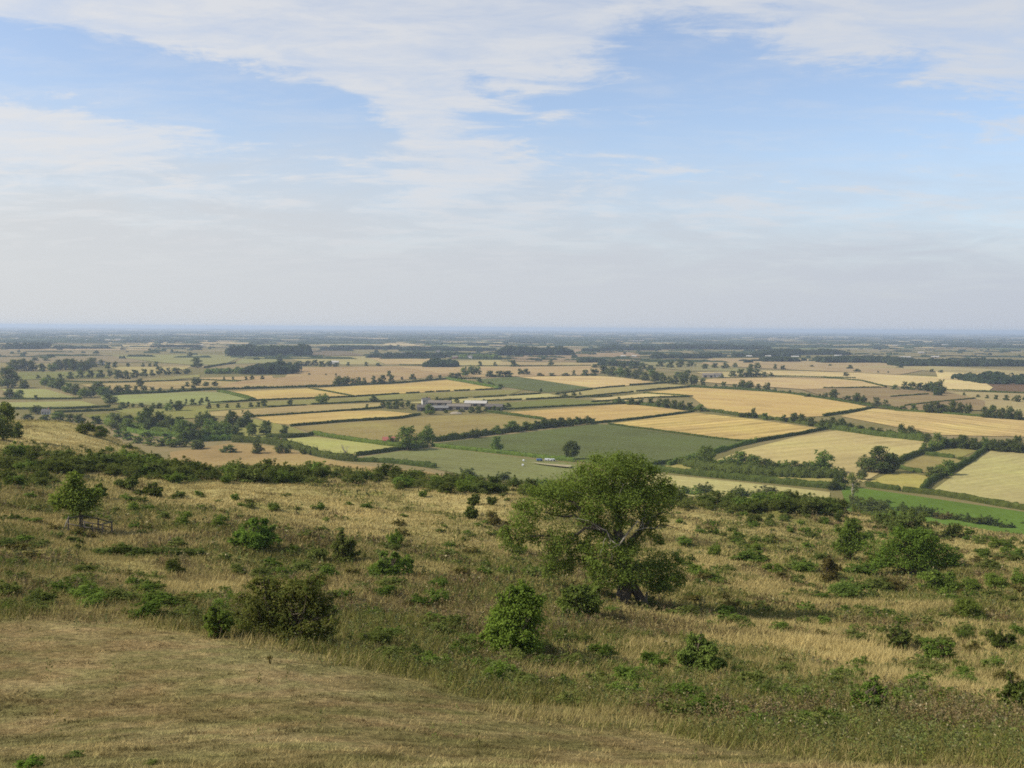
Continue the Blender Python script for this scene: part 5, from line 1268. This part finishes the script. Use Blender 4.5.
big_bush(285, 641, 104, 66, 'P', 'large dark thorn bush with reddish berries on the slope', .075, 601, 6500, .8,
         [(-.02, 0, .42, .24, .26, .30), (-.2, .02, .62, .2, .2, .22), (.1, 0, .78, .2, .2, .18), (.27, .03, .62, .17, .2, .22), (.38, 0, .38, .13, .16, .2), (-.36, 0, .3, .13, .15, .2), (-.3, -.1, .14, .16, .16, .14), (.15, -.15, .2, .2, .18, .18), (-.06, -.12, .15, .2, .2, .15), (-.12, .1, .84, .12, .12, .12), (.36, 0, .15, .12, .12, .15), (.24, 0, .86, .12, .12, .12)])
big_bush(217, 637, 32, 33, 'M', 'small green bush just left of the large thorn bush', .07, 602, 3000)
big_bush(515, 656, 66, 73, 'B', 'rounded bright green bush before the old tree', .075, 603, 11000, .9,
         [(0, 0, .4, .33, .33, .34), (.05, 0, .76, .26, .26, .2), (-.2, 0, .5, .22, .22, .24), (.24, 0, .55, .2, .2, .22), (-.14, -.1, .22, .28, .26, .22), (.16, -.1, .22, .28, .26, .22), (.08, 0, .92, .13, .13, .08), (-.38, 0, .3, .1, .1, .12), (.3, .05, .76, .1, .1, .1), (-.1, .1, .78, .16, .16, .14)])
big_bush(583, 619, 44, 44, 'Y', 'wispy green bush at the left foot of the old tree', .085, 604, 9000)
big_bush(698, 677, 52, 44, 'Y', 'loose yellowish bush on the lower slope', .07, 605, 8500)
big_bush(870, 715, 40, 38, 'M', 'leafy green bush among tall weeds', .05, 606, 3800)
big_bush(1016, 712, 42, 42, 'D', 'dark bush cut off by the right edge', .06, 607, 5000)
big_bush(940, 662, 38, 22, 'M', 'low spreading bush in straw grass by the right', .07, 608, 3500)
big_bush(1003, 651, 34, 24, 'D', 'low dark bush above the right-edge bush', .07, 609, 3200)
big_bush(900, 648, 30, 24, 'O', 'low olive bush left of the low spreading bush', .08, 610, 2600)
big_bush(849, 559, 34, 40, 'M', 'upright pointed bush right of the old tree', .12, 611, 6500, .9,
         [(0, 0, .3, .36, .36, .3), (0, 0, .6, .3, .3, .28), (-.03, 0, .82, .18, .18, .18), (.22, 0, .35, .22, .22, .25), (-.24, 0, .3, .2, .2, .24), (.1, 0, .72, .18, .18, .18), (-.14, 0, .66, .16, .16, .16)])
big_bush(915, 574, 84, 47, 'B', 'widest bright green bush right of the upright bush', .13, 612, 9500, .7,
         [(-.3, 0, .45, .2, .24, .35), (-.12, 0, .62, .22, .24, .34), (.1, 0, .55, .22, .24, .34), (.28, 0, .42, .18, .22, .32), (.42, 0, .25, .12, .15, .25), (-.42, 0, .25, .12, .15, .25), (0, -.1, .3, .3, .25, .25), (-.2, 0, .84, .1, .1, .12), (.02, 0, .86, .1, .1, .1)])
big_bush(900, 532, 52, 27, 'O', 'broad domed olive bush at the brow on the right', .18, 613, 5000)
big_bush(941, 591, 46, 22, 'M', 'flat green bush below the widest bright bush', .12, 614, 4500)
big_bush(256, 549, 48, 33, 'B', 'sprawling bright bush left of centre on the slope', .11, 615, 6000)
big_bush(389, 578, 46, 29, 'M', 'green and brown bush midway up the slope', .10, 616, 5200)
big_bush(343, 563, 27, 33, 'O', 'narrow dark olive bush left of the midway bush', .11, 617, 3000)
big_bush(152, 497, 24, 14, 'D', 'oval dark bush right of the fenced young tree', .15, 618, 2500)
big_bush(128, 489, 28, 16, 'O', 'squat bush above the oval dark one', .15, 619, 2500)
big_bush(97, 497, 20, 15, 'M', 'round bush touching the young tree crown behind', .15, 620, 2200)
big_bush(471, 519, 15, 13, 'D', 'lower of two small dark round bushes left of the old tree', .2, 621, 1600)
big_bush(473, 505, 14, 11, 'D', 'upper of two small dark round bushes left of the old tree', .2, 622, 1600)
big_bush(830, 581, 24, 26, 'R', 'reddish brown bush left of the upright bush', .10, 623, 3000)

B = lambda phrase, items, default='M': rows('bush', phrase, 'bushes on the hill', items, 'hill', default)
B('on the open slope right of the fenced tree', [(134, 510, 11, 13, 'B'), (184, 525, 15, 17), (219, 526, 13, 14), (235, 500, 9, 9), (226, 483, 9, 11), (175, 482, 11, 20), (188, 482, 9, 18, 'O'), (78, 549, 6, 7, 'D'), (175, 573, 18, 19, 'D'), (246, 530, 10, 18), (273, 510, 10, 12), (293, 554, 11, 15), (326, 521, 5, 8), (110, 602, 14, 22, 'O'), (126, 613, 7, 10)])
B('in the weed bank below the fence', [(104, 555, 10, 22, 'O'), (120, 555, 11, 26, 'D'), (136, 556, 12, 26, 'D'), (152, 556, 11, 26, 'D'), (168, 556, 10, 24, 'O'), (184, 555, 9, 24, 'D'), (198, 555, 8, 20, 'O')], 'D')
B('at the left edge of the slope', [(6, 545, 10, 20, 'O'), (22, 542, 9, 22), (40, 546, 8, 24, 'O'), (10, 520, 7, 22, 'D'), (30, 522, 6, 24), (58, 538, 7, 18, 'O'), (14, 580, 10, 28, 'O'), (40, 586, 9, 22, 'O')])
B('left of the midway bush', [(318, 560, 16, 20, 'O'), (300, 572, 14, 26, 'O'), (330, 578, 14, 20, 'M'), (360, 590, 10, 22, 'O'), (314, 590, 14, 20), (275, 575, 12, 20, 'O'), (345, 598, 12, 20), (238, 572, 10, 18, 'O'), (224, 560, 10, 16, 'O')])
B('between the midway bush and the old tree', [(395, 546, 16, 18, 'B'), (423, 497, 9, 9), (450, 548, 8, 14), (486, 567, 8, 9), (493, 525, 15, 16, 'R'), (492, 505, 12, 12, 'D'), (520, 552, 10, 16), (460, 575, 10, 20, 'R'), (505, 575, 12, 18, 'M'), (430, 560, 8, 12, 'O')])
B('beside the young green growth before the old tree', [(493, 682, 22, 30, 'B'), (470, 668, 12, 26, 'O'), (560, 640, 12, 30, 'O'), (545, 668, 12, 34, 'D'), (590, 668, 9, 24, 'O'), (612, 690, 9, 22, 'O')])
B('right of the old tree', [(698, 529, 5, 5), (686, 546, 12, 18), (715, 556, 14, 14), (698, 576, 14, 20), (749, 561, 14, 30), (773, 572, 12, 22), (805, 573, 14, 26), (689, 617, 12, 26, 'O'), (790, 532, 7, 9), (806, 533, 8, 10), (817, 534, 7, 9), (770, 522, 9, 9, 'D'), (758, 521, 8, 9, 'D'), (751, 524, 11, 11, 'D'), (826, 524, 6, 8), (838, 521, 12, 7, 'D'), (755, 552, 11, 20), (735, 540, 6, 14, 'O'), (729, 573, 10, 18, 'O')])
B('among the scattered bushes far right', [(953, 537, 15, 22, 'D'), (977, 541, 8, 11), (966, 541, 7, 10), (999, 545, 8, 20), (1013, 541, 5, 8), (1017, 557, 12, 14), (985, 557, 10, 14), (1004, 553, 8, 12), (996, 588, 18, 26), (990, 570, 14, 26, 'O'), (971, 591, 14, 20), (968, 617, 24, 28, 'M'), (1020, 585, 16, 20), (1012, 602, 8, 16, 'O'), (925, 546, 6, 10), (938, 548, 6, 12), (1022, 528, 8, 8, 'D')])
B('around the upright and the widest bush', [(860, 575, 16, 32), (872, 566, 14, 20, 'R'), (868, 540, 9, 12), (880, 590, 14, 26, 'O'), (846, 598, 22, 34, 'Y'), (896, 590, 12, 22, 'R'), (820, 560, 9, 18, 'O'), (808, 548, 7, 14), (790, 552, 7, 14, 'O'), (885, 556, 10, 14, 'O'), (955, 562, 12, 18, 'O'), (862, 612, 8, 18, 'O')])
B('on the straw slope at lower right', [(857, 641, 14, 26), (848, 749, 13, 16, 'M'), (765, 700, 24, 34, 'O'), (735, 690, 16, 26, 'O'), (800, 690, 12, 28, 'R'), (910, 735, 14, 30, 'O'), (950, 745, 14, 30, 'O'), (720, 660, 10, 26, 'O'), (830, 668, 9, 22, 'O'), (700, 700, 12, 20, 'O'), (980, 690, 10, 22, 'O')], 'O')
B('low in the bottom left corner', [(31, 768, 16, 26, 'B'), (75, 757, 9, 20, 'O'), (150, 765, 8, 16, 'O')])
# rust-coloured dead docks
for px, py, h, lab in [(535, 714, 20, 'tall rust-brown dead dock on the cropped slope'), (270, 664, 9, 'tiny rust-brown dead dock below the large thorn bush')]:
    p = on_hill(px, py); k = p.y / F; H = h * k; rng = np.random.default_rng(px)
    e = empty('dead_dock', p); ln = [limb((0, 0, -.05), (rng.normal(0, .18) * H, rng.normal(0, .18) * H, H * rng.uniform(.7, 1.05)), .012, .004, rng, .06, 3) for i in range(9)]
    link('stalks', tubes_mesh('dock_stalks', ln, 4), [LM['R']], e)
    P = np.array([np.array(l[0][2]) + (np.array(l[0][-1]) - np.array(l[0][2])) * u for l in ln for u in rng.random(14)]) + rng.normal(0, .02, (126, 3))
    V, Fc = leaf_quads(P, unit(rng.normal(size=P.shape)), .022, rng, .6)
    link('seed_heads', np_mesh('dock_seeds', V, Fc, 4, tint=np.repeat(rng.random(126), 4)), [LM['R']], e)
    tag(e, lab, 'plant')

# scrub along the brow: each bush its own, a row at a time from the far edge to the near
MASS = []
def scrub(phrase, top, bot, n, hlo, hhi, seed, looks='DDMDOMO'):
    rng = np.random.default_rng(seed); items = []
    x0, x1 = top[0][0], top[-1][0]; tries = 0
    while len(items) < n and tries < 4000:
        tries += 1
        x = rng.uniform(x0, x1)
        a = np.interp(x, *zip(*top)); b = np.interp(x, *zip(*bot))
        y = a + (b - a) * rng.random(); h = rng.uniform(hlo, hhi) * (.95 + .5 * (y - 450) / 60)
        if any(abs(x - i[0]) < 4.2 and abs(y - i[1]) < 2.0 for i in items): continue
        items.append((x, y, h, h * rng.uniform(1.2, 2.0), looks[rng.integers(len(looks))]))
    items.sort(key=lambda i: -i[2])
    k = max(4, int(n * .55))
    rows('bush', phrase, 'scrub along the brow of the hill', items[:k], 'hill')
    MASS.extend(items[k:])
    for _ in range(int(n * 1.3)):            # lower growth filling in between
        x = rng.uniform(x0, x1); a = np.interp(x, *zip(*top)); b = np.interp(x, *zip(*bot)); h = rng.uniform(hlo, hhi) * .62
        MASS.append((x, a + (b - a) * rng.random(), h, h * rng.uniform(1.5, 2.4), 'D'))


def scrub_mass():
    VV = []; TT = []; rng = np.random.default_rng(444)
    for x, y, h, w, _ in MASS:
        p = on_hill(x, y)
        if p is None: continue
        me = BUSH_MID[rng.integers(5)]; N = len(me.vertices); co = np.empty(N * 3, np.float32); me.vertices.foreach_get('co', co); co = co.reshape(-1, 3)
        ti = np.empty(N, np.float32); me.attributes['tint'].data.foreach_get('value', ti)
        q = np.arange(N // 4)[rng.random(N // 4) < .5]; idx = (q[:, None] * 4 + np.arange(4)).ravel(); co, ti = co[idx], ti[idx]
        k = p.y / F; a = rng.uniform(0, 6.3); c, s = math.cos(a), math.sin(a)
        VV.append(np.c_[(co[:, 0] * c - co[:, 1] * s) * w * k + p.x, (co[:, 0] * s + co[:, 1] * c) * w * k + p.y, co[:, 2] * h * k + p.z - .1]); TT.append(np.clip(ti + rng.normal(0, .2), 0, 1))
    V = np.concatenate(VV); o = link('brow_scrub', np_mesh('brow_scrub', V, np.arange(len(V)).reshape(-1, 4), 4, tint=np.concatenate(TT)), [LM['O']])
    tag(o, 'tangle of low scrub along the brow of the hill', 'scrub', kind='stuff')


scrub('in the dark scrub at the left edge', [(0, 452), (60, 455)], [(0, 476), (60, 474)], 16, 9, 15, 1)
scrub('in the scrub below the hump', [(60, 455), (88, 462)], [(60, 474), (88, 478)], 9, 8, 13, 2)
scrub('in the near scrub left of the young tree', [(0, 476), (55, 480)], [(0, 490), (55, 484)], 9, 8, 12, 3)
scrub('in the thicket above the oval bush', [(85, 460), (140, 461)], [(85, 472), (140, 478)], 18, 9, 14, 4)
scrub('in the thicket right of the oval bush', [(140, 462), (190, 470)], [(140, 480), (190, 479)], 15, 9, 14, 5)
scrub('in the thin middle of the brow scrub', [(190, 468), (232, 470)], [(190, 480), (232, 480)], 11, 6, 10, 6)
scrub('in the thicket under the little pasture trees', [(232, 472), (330, 474)], [(232, 483), (330, 485)], 26, 8, 14, 7)
scrub('in the thicket under the overgrown hedge', [(330, 472), (390, 474)], [(330, 481), (390, 486)], 15, 6, 10, 8)
scrub('in the scrub under the dull green field', [(390, 474), (470, 478)], [(390, 490), (470, 495)], 26, 7, 11, 9)
scrub('in the scrub just left of the old tree', [(470, 479), (545, 486)], [(470, 496), (545, 499)], 22, 7, 11, 10)
scrub('in the scrub behind the old tree', [(545, 486), (665, 493)], [(545, 499), (665, 503)], 20, 7, 11, 11)
scrub('in the scrub right of the old tree', [(665, 492), (760, 502)], [(665, 508), (760, 513)], 28, 7, 11, 12)
scrub('in the scrub left of the pale-trunked tree', [(760, 500), (845, 508)], [(760, 512), (845, 514)], 22, 8, 13, 13, 'DMOOGDM')
scrub('in the scrub right of the pale-trunked tree', [(852, 508), (880, 512)], [(852, 514), (880, 518)], 8, 7, 12, 14)
scrub('on the hump behind the dark scrub', [(20, 436), (90, 444)], [(20, 452), (90, 455)], 8, 3, 6, 15)
scrub('in the hollow right of the hump', [(108, 446), (160, 448)], [(108, 452), (165, 455)], 9, 4, 7, 16, 'DMO')
scrub_mass()


def tuft_mass():
    rng = np.random.default_rng(909); VV = []; TT = []; out = {'O': ([], []), 'M': ([], []), 'R': ([], [])}
    n = 0
    while n < 860:
        px = rng.uniform(0, 1024); py = rng.uniform(492, 735)
        w = .35 + .55 * sstep(560, 760, px) * sstep(650, 560, py) + .25 * (px < 230)
        if rng.random() > w: continue
        p = on_hill(px, py)
        if p is None or p.y > 240 or mown(np.array([p.x]), np.array([p.y]))[0] > .3: continue
        if fbm(np.array([p.x / 14]), np.array([p.y / 10]), 57, 3)[0] < .40: continue
        n += 1; near = p.y < 70
        me = (BUSH_MID if near else BUSH_FAR)[rng.integers(4)]; N = len(me.vertices); co = np.empty(N * 3, np.float32); me.vertices.foreach_get('co', co); co = co.reshape(-1, 3)
        ti = np.empty(N, np.float32); me.attributes['tint'].data.foreach_get('value', ti); a = rng.uniform(0, 6.3); c, s = math.cos(a), math.sin(a)
        W = rng.uniform(.5, 1.5) * (1 + .004 * p.y); H = W * rng.uniform(.35, .6); kd = 'OOOOOMMMR'[rng.integers(9)]
        out[kd][0].append(np.c_[(co[:, 0] * c - co[:, 1] * s) * W + p.x, (co[:, 0] * s + co[:, 1] * c) * W * .8 + p.y, co[:, 2] * H + p.z - .05]); out[kd][1].append(np.clip(ti + rng.normal(0, .25), 0, 1))
    for kd, nm in (('O', 'olive'), ('M', 'green'), ('R', 'brown')):
        V = np.concatenate(out[kd][0]); o = link('low_scrub', np_mesh('low_scrub', V, np.arange(len(V)).reshape(-1, 4), 4, tint=np.concatenate(out[kd][1])), [LM[kd]])
        tag(o, f'ankle-high {nm} brambles and thistles scattered through the grass', 'undergrowth', kind='stuff')


tuft_mass()
# the dark bushes past the brow, by the bright green strip
rows('bush', 'in the dark row before the bright strip', 'bushes at the foot of the bright strip', [(905, 515, 12, 20), (918, 518, 15, 20), (931, 521, 15, 20), (944, 523, 14, 20, 'R'), (956, 524, 12, 16), (968, 526, 12, 18), (980, 528, 15, 22), (993, 530, 14, 20), (1006, 532, 12, 18), (880, 512, 14, 22), (866, 511, 13, 18)], 'brow' if False else 'hill', 'D')
# trees on the hump
for px, py, w, h, look, lab in [(3, 440, 28, 38, 'O', 'tall dark tree on the hump cut off by the left edge'), (17, 438, 12, 17, 'D', 'small dark tree right of the tall hump tree'), (85, 434, 14, 14, 'D', 'rounded thorn tree on the right flank of the hump'), (101, 437, 15, 12, 'O', 'low thorn tree right of the rounded one on the hump'), (93, 432, 10, 8, 'D', 'low thorn tree between its two neighbours on the hump')]:
    p = on_hill(px, py)
    if p is None: print('no hill', px, py); continue
    k = p.y / F; place_tree(p - Vector((0, 0, .2)), w * k * 1.1, h * k, look, lab, 'trees on the hump', 12)

# ------------------------------------------------------------------ buildings
def flat_mat(name, c, rough=.7, c2=None, scale=1.2):
    return noise_mat(name, c, c2 or tuple(v * .78 for v in c), scale, rough)


WALLM = {'grey': flat_mat('sheet_wall_grey', (.17, .15, .115)), 'white': flat_mat('white_render', (.52, .50, .45)), 'brick': flat_mat('red_brick', (.30, .12, .08)), 'dark': flat_mat('dark_boards', (.07, .075, .085)), 'stone': flat_mat('pale_stone', (.32, .27, .19)), 'blue': flat_mat('blue_grey_boards', (.12, .115, .11))}
ROOFM = {'grey': flat_mat('fibre_cement_roof', (.20, .17, .13)), 'pale': flat_mat('pale_sheet_roof', (.46, .43, .37)), 'blue': flat_mat('blue_grey_sheet_roof', (.20, .195, .175)), 'tile': flat_mat('red_tile_roof', (.36, .12, .085)), 'slate': flat_mat('slate_roof', (.13, .12, .105)), 'dark': flat_mat('dark_sheet_roof', (.13, .112, .09)), 'bluedark': flat_mat('dark_blue_roof', (.10, .125, .19))}
DARK = flat_mat('dark_opening', (.02, .02, .022)); GLASS = flat_mat('window_glass', (.05, .06, .07), .15)


def quad_mesh(name, polys):
    me = bpy.data.meshes.new(name); V = []; Fc = []
    for p in polys:
        Fc.append(tuple(range(len(V), len(V) + len(p)))); V += [tuple(q) for q in p]
    me.from_pydata(V, [], Fc); me.update(); return me


def building(name, cat, px, py, L, D, H, rise, wall, roof, label, ang=0., windows=0, doors=1, chimney=False, group=None, base=None, over=.3):
    """long axis along x, then turned by ang; gable ends"""
    p = base if base is not None else plain(px, py)
    e = empty(name, p, ang); a, b = L / 2, D / 2
    w = [[(-a, -b, -.3), (a, -b, -.3), (a, -b, H), (-a, -b, H)], [(a, b, -.3), (-a, b, -.3), (-a, b, H), (a, b, H)],
         [(a, -b, -.3), (a, b, -.3), (a, b, H), (a, 0, H + rise), (a, -b, H)], [(-a, b, -.3), (-a, -b, -.3), (-a, -b, H), (-a, 0, H + rise), (-a, b, H)]]
    link('wall', quad_mesh('wall', w), [WALLM[wall]], e)
    o = over; dz = rise * o / b; th = .18; rf = []
    for s in (-1, 1):
        lo = (s * (b + o), H - dz + .06); hi = (0, H + rise + .06)
        q = [(-a - o, lo[0], lo[1]), (a + o, lo[0], lo[1]), (a + o, 0, hi[1]), (-a - o, 0, hi[1])]
        u = [(x, y, z + th) for x, y, z in q]
        if s < 0: rf += [u, q[::-1]]
        else: rf += [u[::-1], q]
        for i in (0, 1, 3):
            j = (i + 1) % 4; rf.append([q[i], q[j], u[j], u[i]])
    r = link('roof', quad_mesh('roof', rf), [ROOFM[roof]], e)
    def panel(nm, x, z0, wd, ht, mat, parent):
        y = -b - .06; pl = [[(x - wd / 2, y, z0), (x + wd / 2, y, z0), (x + wd / 2, y, z0 + ht), (x - wd / 2, y, z0 + ht)]]
        for (x1, x2, za, zb) in ((x - wd / 2, x - wd / 2, z0, z0 + ht), (x + wd / 2, x + wd / 2, z0, z0 + ht)): pl.append([(x1, y, za), (x1, -b, za), (x1, -b, zb), (x1, y, zb)])
        pl.append([(x - wd / 2, y, z0 + ht), (x + wd / 2, y, z0 + ht), (x + wd / 2, -b, z0 + ht), (x - wd / 2, -b, z0 + ht)])
        return link(nm, quad_mesh(nm, pl), [mat], parent)
    for i in range(doors):
        x = -a + L * (i + .5) / max(doors, 1) if windows == 0 else 0
        panel('door', x, 0, (min(4.5, L / doors * .5) if windows == 0 else 1.1), min(H * .8, 3.6 if windows == 0 else 2.1), DARK, e)
    for i in range(windows):
        x = -a + L * (i + .5) / windows
        if abs(x) < 1.2: continue
        panel('window', x, .9, 1.2, 1.3, GLASS, e)
        if H > 4.2: panel('window', x, 3.3, 1.2, 1.2, GLASS, e)
    if chimney:
        c = box_mesh('chimney', (a - 1.6, -.4, H + rise * .6), (a - .7, .4, H + rise + 1.2)); link('chimney', c, [WALLM['brick']], r)
    return tag(e, label, cat, group)


G = 'buildings of the farm'
building('farmhouse', 'house', 426, 405, 9, 7, 4.8, 3, 'white', 'slate', 'white gabled farmhouse at the left of the farm', .3, 3, 1, True, G)
building('barn', 'barn', 423, 411, 12, 8, 4, 2.5, 'grey', 'dark', 'low grey barn at the left end of the farm', .1, 0, 1, False, G)
building('barn', 'barn', 440, 405.5, 25, 12, 3.4, 2.2, 'grey', 'grey', 'long dark grey shed behind the pale grey one', -.06, 0, 3, False, G)
building('barn', 'barn', 440, 410.5, 17, 10, 3, 2, 'blue', 'blue', 'pale grey-roofed shed in the middle of the farm', .05, 0, 2, False, G)
building('barn', 'barn', 459, 409.5, 25, 11, 3.6, 2.2, 'grey', 'grey', 'long low grey shed in front of the pale roof', -.1, 0, 3, False, G)
building('barn', 'barn', 476, 406, 24, 13, 3.4, 2.4, 'grey', 'pale', 'long shed with a pale shining roof', -.10, 0, 3, False, G)
building('barn', 'barn', 495, 409.5, 18, 12, 3.4, 2.4, 'dark', 'dark', 'dark open-sided shed at the right end of the farm', -.15, 0, 2, False, G)
building('barn', 'barn', 389, 443, 9, 6, 2.2, 2.2, 'brick', 'tile', 'red-roofed brick barn among trees left of centre', .15, 0, 1, False)
building('shed', 'shed', 886, 472, 6.5, 5, 2.6, 1.6, 'blue', 'bluedark', 'dark blue-grey shed under the big oak', .4, 0, 1, False)
building('house', 'house', 46, 414.5, 7, 5, 3, 2.2, 'white', 'slate', 'small white house behind the grassy hump', .2, 3, 1, True)
building('farmhouse', 'house', 718, 377.5, 14, 9, 5, 3, 'white', 'grey', 'white farmhouse before the dark grove', .05, 4, 1, True, 'houses far out on the plain')
building('barn', 'barn', 708, 377.5, 20, 10, 4.5, 3, 'stone', 'grey', 'grey-roofed barn left of the white farmhouse', -.1, 0, 2, False, 'houses far out on the plain')
building('house', 'house', 101, 365, 12, 8, 5, 3.4, 'white', 'slate', 'white house among the left tree belts', .1, 3, 1, True, 'houses far out on the plain')
building('barn', 'barn', 334, 364.3, 22, 10, 5, 3, 'white', 'pale', 'white shed beside the belt behind the brown field', 0, 0, 2, False, 'houses far out on the plain')
for i, (px, py) in enumerate([(403, 355), (418, 357), (432, 356), (446, 357), (455, 359), (462, 357.5), (470, 358.5), (474, 355), (486, 357), (438, 353)]):
    building('house', 'house', px, py, 13 + i % 3 * 3, 8, 5, 3.6, ['white', 'brick', 'stone'][i % 3] if px != 462 else 'brick', ['slate', 'tile', 'grey'][(i * 2) % 3], f"{['white', 'brick', 'stone'][i % 3] if px != 462 else 'brick'} village house, {ORD[[403,418,432,438,446,455,462,470,474,486].index(px)]} from the left before the long wood", random.uniform(-.5, .5), 3, 1, True, 'houses of the far village')
far = [(68, 340.5, 50), (75, 340, 60), (84, 340.5, 70), (97, 340, 60), (108, 340.5, 50), (118, 340, 55), (131, 340.5, 60), (17, 339, 30), (202, 346, 20), (222, 340, 40), (240, 339.5, 50), (288, 339, 70), (296, 338.5, 60), (323, 344, 30), (573, 340, 40), (635, 341.5, 70), (642, 341, 50), (749, 357.5, 30), (768, 357.5, 30), (623, 357.5, 25), (634, 357.5, 25), (795, 358, 40), (830, 342, 60), (895, 346, 60), (900, 345, 50), (945, 345.5, 70), (952, 346.5, 60), (960, 344.5, 80), (1008, 342.5, 60), (838, 357, 40), (921, 353.5, 40), (905, 358.5, 60), (1005, 345, 60), (935, 358, 40)]
far.sort()
for j, (px, py, L) in enumerate(far):
    building('farm_shed', 'shed', px, py, L * .55, L * .22, 4, 2.5, 'stone', 'pale', f"tiny pale building, {ORD[j]} from the left on the far plain", random.uniform(-.2, .2), 0, 1, False, 'pale specks of buildings on the far plain', over=.5)

# ------------------------------------------------------------------ vehicles and odds and ends at the track by the lone tree
def ob_box(lo, hi, bev=0.):
    import bmesh
    bm = bmesh.new(); bmesh.ops.create_cube(bm, size=1)
    for v in bm.verts: v.co = Vector([lo[i] + (v.co[i] + .5) * (hi[i] - lo[i]) for i in range(3)])
    if bev: bmesh.ops.bevel(bm, geom=bm.edges[:], offset=bev, segments=2, affect='EDGES')
    return bm


def to_mesh(name, bm):
    me = bpy.data.meshes.new(name); bm.to_mesh(me); bm.free(); return me


PAINT = {'white': flat_mat('white_paint', (.80, .80, .78), .35), 'blue': flat_mat('blue_paint', (.08, .16, .34), .35)}; RUB = flat_mat('tyre_rubber', (.025, .025, .025))


def van(px, py, L, Hh, paint, label, ang):
    e = empty('parked_car', plain(px, py) + Vector((0, 0, .35)), ang)
    import bmesh
    bm = ob_box((-L / 2, -.95, .35), (L / 2, .95, Hh), .14)
    for v in bm.verts:
        if v.co.x > L * .3 and v.co.z > Hh * .62: v.co.x -= (v.co.z - Hh * .6) * .9
    link('body', to_mesh('car_body', bm), [PAINT[paint]], e)
    link('side_window', to_mesh('car_glass', ob_box((L * .05, -.98, Hh * .6), (L * .3, -.951, Hh * .85))), [GLASS], e)
    for sx in (-.3, .3):
        for sy in (-.86, .86):
            w = bpy.data.meshes.new('wheel'); bm = bmesh.new(); bmesh.ops.create_cone(bm, cap_ends=True, segments=14, radius1=.36, radius2=.36, depth=.22, matrix=Matrix.Translation((sx * L, sy, .36)) @ Matrix.Rotation(math.pi / 2, 4, 'X')); bm.to_mesh(w); bm.free()
            link('wheel', w, [RUB], e)
    return tag(e, label, 'car', 'vehicles on the track by the lone tree')


van(539.5, 461.6, 3.9, 1.5, 'blue', 'blue car parked on the track by the lone tree', .1)
van(547.5, 461.4, 3.6, 1.5, 'white', 'white car parked between blue car and lone tree', .0)
van(552.5, 461.6, 3.6, 1.45, 'white', 'white car parked nearest to the lone tree', .2)
pts = [(531, 461.6), (545, 463.4), (572, 465.2), (570, 467.2), (555, 465.6), (538, 463.4)]
tr = [plain(x, y, PLAIN_Z + 1.2) for x, y in pts]
me = bpy.data.meshes.new('track'); me.from_pydata([tuple(q) for q in tr], [], [tuple(range(len(tr)))]); me.update()
if me.polygons[0].normal.z < 0: me.flip_normals()
tag(link('dirt_track', me, [flat_mat('pale_dirt', (.36, .30, .155), .9, None, .2)]), 'pale bare dirt track beside the hedge', 'track', kind='structure')
for i, (px, py) in enumerate([(522.8, 466.6), (523.5, 462)]):
    bm = ob_box((-.7, -.6, 0), (.7, .6, 1.15), .25)
    tag(link('wrapped_bale', to_mesh('bale', bm), [PAINT['white']], loc=plain(px, py) + Vector((0, 0, .5))), ['white wrapped bale, the nearer of two in the dull green field', 'white wrapped bale, the farther of two in the dull green field'][i], 'bale', 'bales in the dull green field')
# straw heap at the farm
p = plain(456, 414); rng = np.random.default_rng(1)
V = []; 
gxs = np.linspace(-6, 6, 16); gys = np.linspace(-3, 3, 8); AX, AY = np.meshgrid(gxs, gys)
hz_ = np.clip(1 - (AX / 6) ** 2 - (AY / 3) ** 2, 0, 1) ** .6 * 1.9 * (.7 + .5 * rng.random(AX.shape))
ii = (np.arange(7)[:, None] * 16 + np.arange(15)).ravel()
tag(link('rubble_heap', np_mesh('heap', np.stack([AX, AY, hz_ + .3], -1).reshape(-1, 3), np.stack([ii, ii + 1, ii + 17, ii + 16], 1), 4), [WALLM['stone']], loc=p), 'pale heap of rubble and straw before the farm sheds', 'heap')

# ------------------------------------------------------------------ render settings
S.render.engine = 'CYCLES'
cy = S.cycles
cy.max_bounces = 6; cy.diffuse_bounces = 2; cy.glossy_bounces = 1; cy.transmission_bounces = 4; cy.transparent_max_bounces = 4; cy.volume_bounces = 0
cy.use_denoising = False
try:
    cy.denoiser = 'OPENIMAGEDENOISE'; cy.denoising_prefilter = 'ACCURATE'
except Exception: pass
cy.filter_width = 1.7
cy.caustics_reflective = cy.caustics_refractive = False
vs = S.view_settings
S.display_settings.display_device = 'sRGB'
vs.view_transform = 'Standard'; vs.look = 'None'; vs.gamma = 1; vs.exposure = 0.10; vs.use_curve_mapping = False
S.render.resolution_x, S.render.resolution_y = 1024, 768
